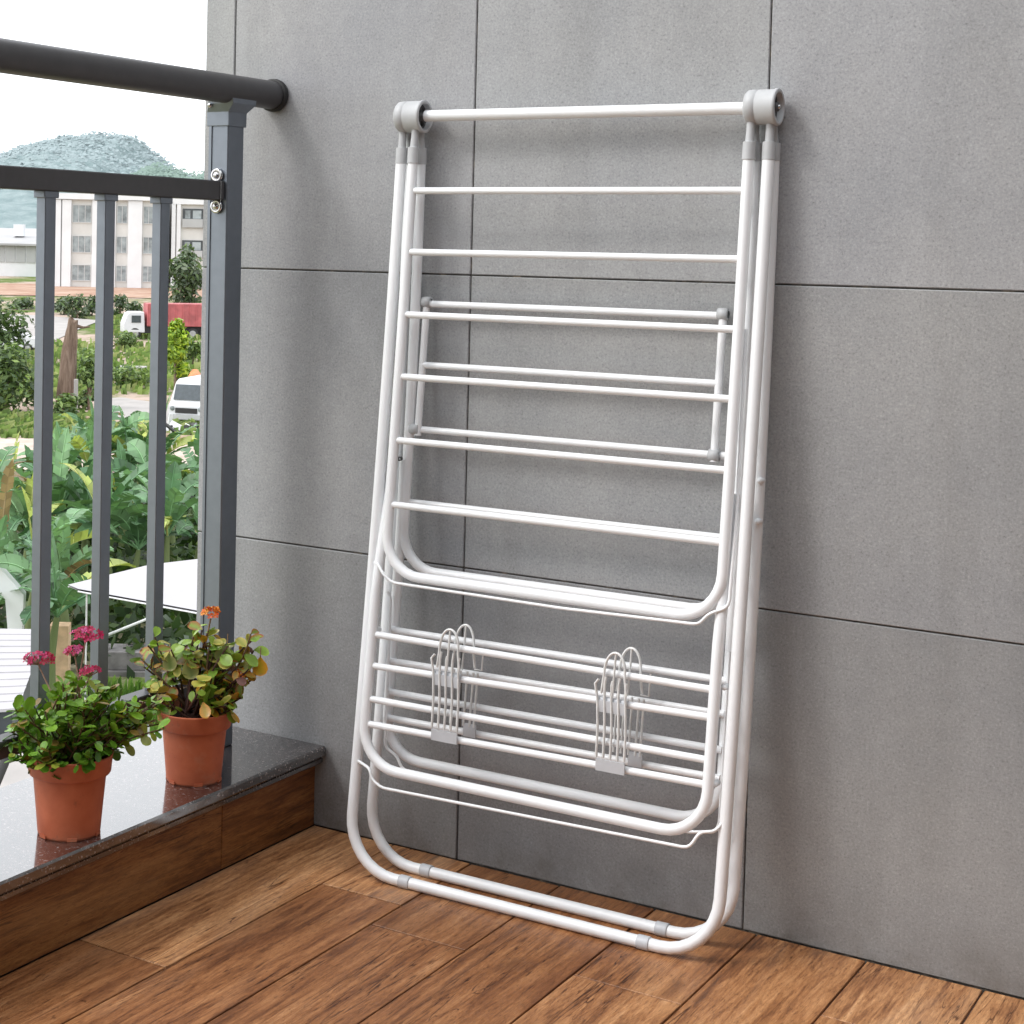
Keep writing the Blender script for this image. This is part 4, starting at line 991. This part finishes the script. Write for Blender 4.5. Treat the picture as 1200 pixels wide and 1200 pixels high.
for q in (c1 + HR * .15, c2, c5, c6):
    mb = MB(); g_ = Vector((q.x, q.y, zg((q - CP).dot(HF)))); mb.tube([g_ - UP * .1, q - UP * .05], .016, 8); mb.build('post', M['frame'], cn)
# pale diagonal rail, slab and wall below the canopy
A, B_ = pt(122, 36, 752), pt(196, 36, 722)
hr = thing('handrail', 'white sloping pipe rail under the canopy', 'handrail', tuple(at(150, 36)))
mb = MB(); mb.tube([A, B_], .03, 8); mb.build('pipe', M['facade'], hr)
for q in (A, B_):
    mb = MB(); mb.tube([Vector((q.x, q.y, zg(36) - .1)), q], .018, 8); mb.build('post', M['tyre'], hr)
q = pt(127, 37, 800); sl2 = pt(300, 37, 796); mb = MB(); ztop = pt(127, 37, 768).z
bx3(mb, Vector((q.x, q.y, 0)), HR, HF, 0, (sl2 - q).length, 0, .8, zg(37) + .12, ztop)
bx3(mb, Vector((q.x, q.y, 0)), HR, HF, -.05, (sl2 - q).length, -.08, .78, zg(37) - .1, zg(37) + .118)
tag(mb.build('low_wall', plain('grey_block', (.19, .18, .18), .9, var=.25, scale=5), bevel=.02), 'low grey concrete wall behind the right-hand plant', 'wall')
q = pt(62, 36, 800); mb = MB(); bx3(mb, Vector((q.x, q.y, 0)), HR, HF, .0, .42, 0, .42, zg(36) - .1, pt(62, 36, 737).z); 
tag(mb.build('brick_pillar', plain('sandy_brick', (.55, .38, .24), .9, var=.25, scale=4), bevel=.015), 'sandy orange pillar right of the first baluster', 'pillar')
# white gable wall, left
DG = 34
def gp(px, py): return pt(px, DG, py)
mb = MB(); front = [gp(-60, 600), gp(0, 664), gp(32, 700), gp(30, 745), gp(14, 748), gp(10, 705), gp(-60, 640)]
n = len(front); vs = front + [v + HF * .3 for v in front]
fs = [tuple(range(n))[::-1], tuple(range(n, 2 * n))] + [(i, (i + 1) % n, n + (i + 1) % n, n + i) for i in range(n)]
mb.add(vs, fs); 
mb.v = mb.v; gt = mb.build('gable_frame', M['facade']); tag(gt, 'white sloping gable frame at the left edge above the sheet roof', 'frame')
mb = MB(); qq = gp(22, 745); bx3(mb, Vector((qq.x, qq.y, 0)), HR, HF, -.12, .1, .02, .28, zg(DG) - .2, qq.z); mb.build('leg', M['facade'], gt)
# corrugated white sheet roof, lower left
cor = thing('sheet_roof_shed', 'shed with a white ribbed sheet roof at the lower left', 'shed', tuple(at(10, 24)))
a, b, c_, d_ = pt(-130, 22.2, 846), pt(27, 22.0, 836), pt(60, 26.5, 741), pt(-130, 26.5, 738)
mb = MB(); n = 12
for i in range(n):
    s0, s1 = i / n, (i + 1) / n
    p0, p1 = a.lerp(d_, s0), b.lerp(c_, s0); p2, p3 = b.lerp(c_, s1), a.lerp(d_, s1); ov_ = UP * .012
    mb.add([p0 + ov_, p1 + ov_, p2, p3, p0 - UP * .03, p1 - UP * .03], [(0, 1, 2, 3), (4, 5, 1, 0)])
mb.build('roof', M['canopy'], cor)
mb = MB(); zb = zg(24) - .1
qa, qb = b - HR * .1 + HF * .15, c_ - HR * .1 - HF * .15; qc, qd = d_ - HF * .15, a + HF * .15
vs = [Vector((v.x, v.y, zb)) for v in (qa, qb, qc, qd)] + [v - UP * .07 for v in (qa, qb, qc, qd)]
mb.add(vs, [(0, 1, 5, 4), (1, 2, 6, 5), (2, 3, 7, 6), (3, 0, 4, 7)]); mb.build('wall', M['dark_recess'], cor)  # shadow on the shed wall put into its dark colour
# pale paving and a dark drain pipe just below the sill
mb = MB(); qs = [pt(-140, 19.5, 975), pt(60, 19.5, 960), pt(75, 21.8, 868), pt(-140, 21.8, 866)]
mb.add(qs + [v - UP * .25 for v in qs], [(0, 1, 2, 3), (0, 4, 5, 1), (1, 5, 6, 2), (2, 6, 7, 3), (3, 7, 4, 0)]); 
lo = mb.build('low_roof', M['concrete']); tag(lo, 'pale flat concrete roof just beyond the sill at lower left', 'roof')
mb = MB(); qw = [Vector((v.x, v.y, zg(20) - .1)) for v in qs]; mb.add(qw + [v - UP * .25 for v in qs], [(0, 1, 5, 4), (1, 2, 6, 5), (2, 3, 7, 6), (3, 0, 4, 7)]); mb.build('wall', M['facade_grey'], lo)
mb = MB(); mb.tube([pt(26, 19.4, 862), pt(14, 19.2, 895), pt(2, 19.0, 925), pt(-20, 18.8, 960)], .055, 10); tag(mb.build('drain_pipe', M['tyre']), 'dark pipe lying on the pale concrete roof at lower left', 'pipe')
# grass patch beyond the sill between the pots
rr = random.Random(15); mb = MB()
for i in range(2600):
    px = rr.uniform(100, 260); dp = rr.uniform(26, 36); p_ = at(px, dp); a = rr.uniform(0, PI); x = Vector((math.cos(a), math.sin(a), 0)); h = rr.uniform(.1, .35); s = rr.uniform(.03, .07)
    mb.add([p_ - x * s, p_ + x * s, p_ + x * s * .5 + UP * h, p_ - x * s * .4 + UP * h * .8], [(0, 1, 2, 3)], rr.choice([(.10, .20, .03), (.16, .28, .04), (.07, .14, .025)]))
tag(mb.build('lawn', M['tree_leaf']), kind='stuff', label='bright lawn seen between the two flower pots', cat='grass')
for o_ in bpy.data.objects:
    if '_w' in o_: del o_['_w']
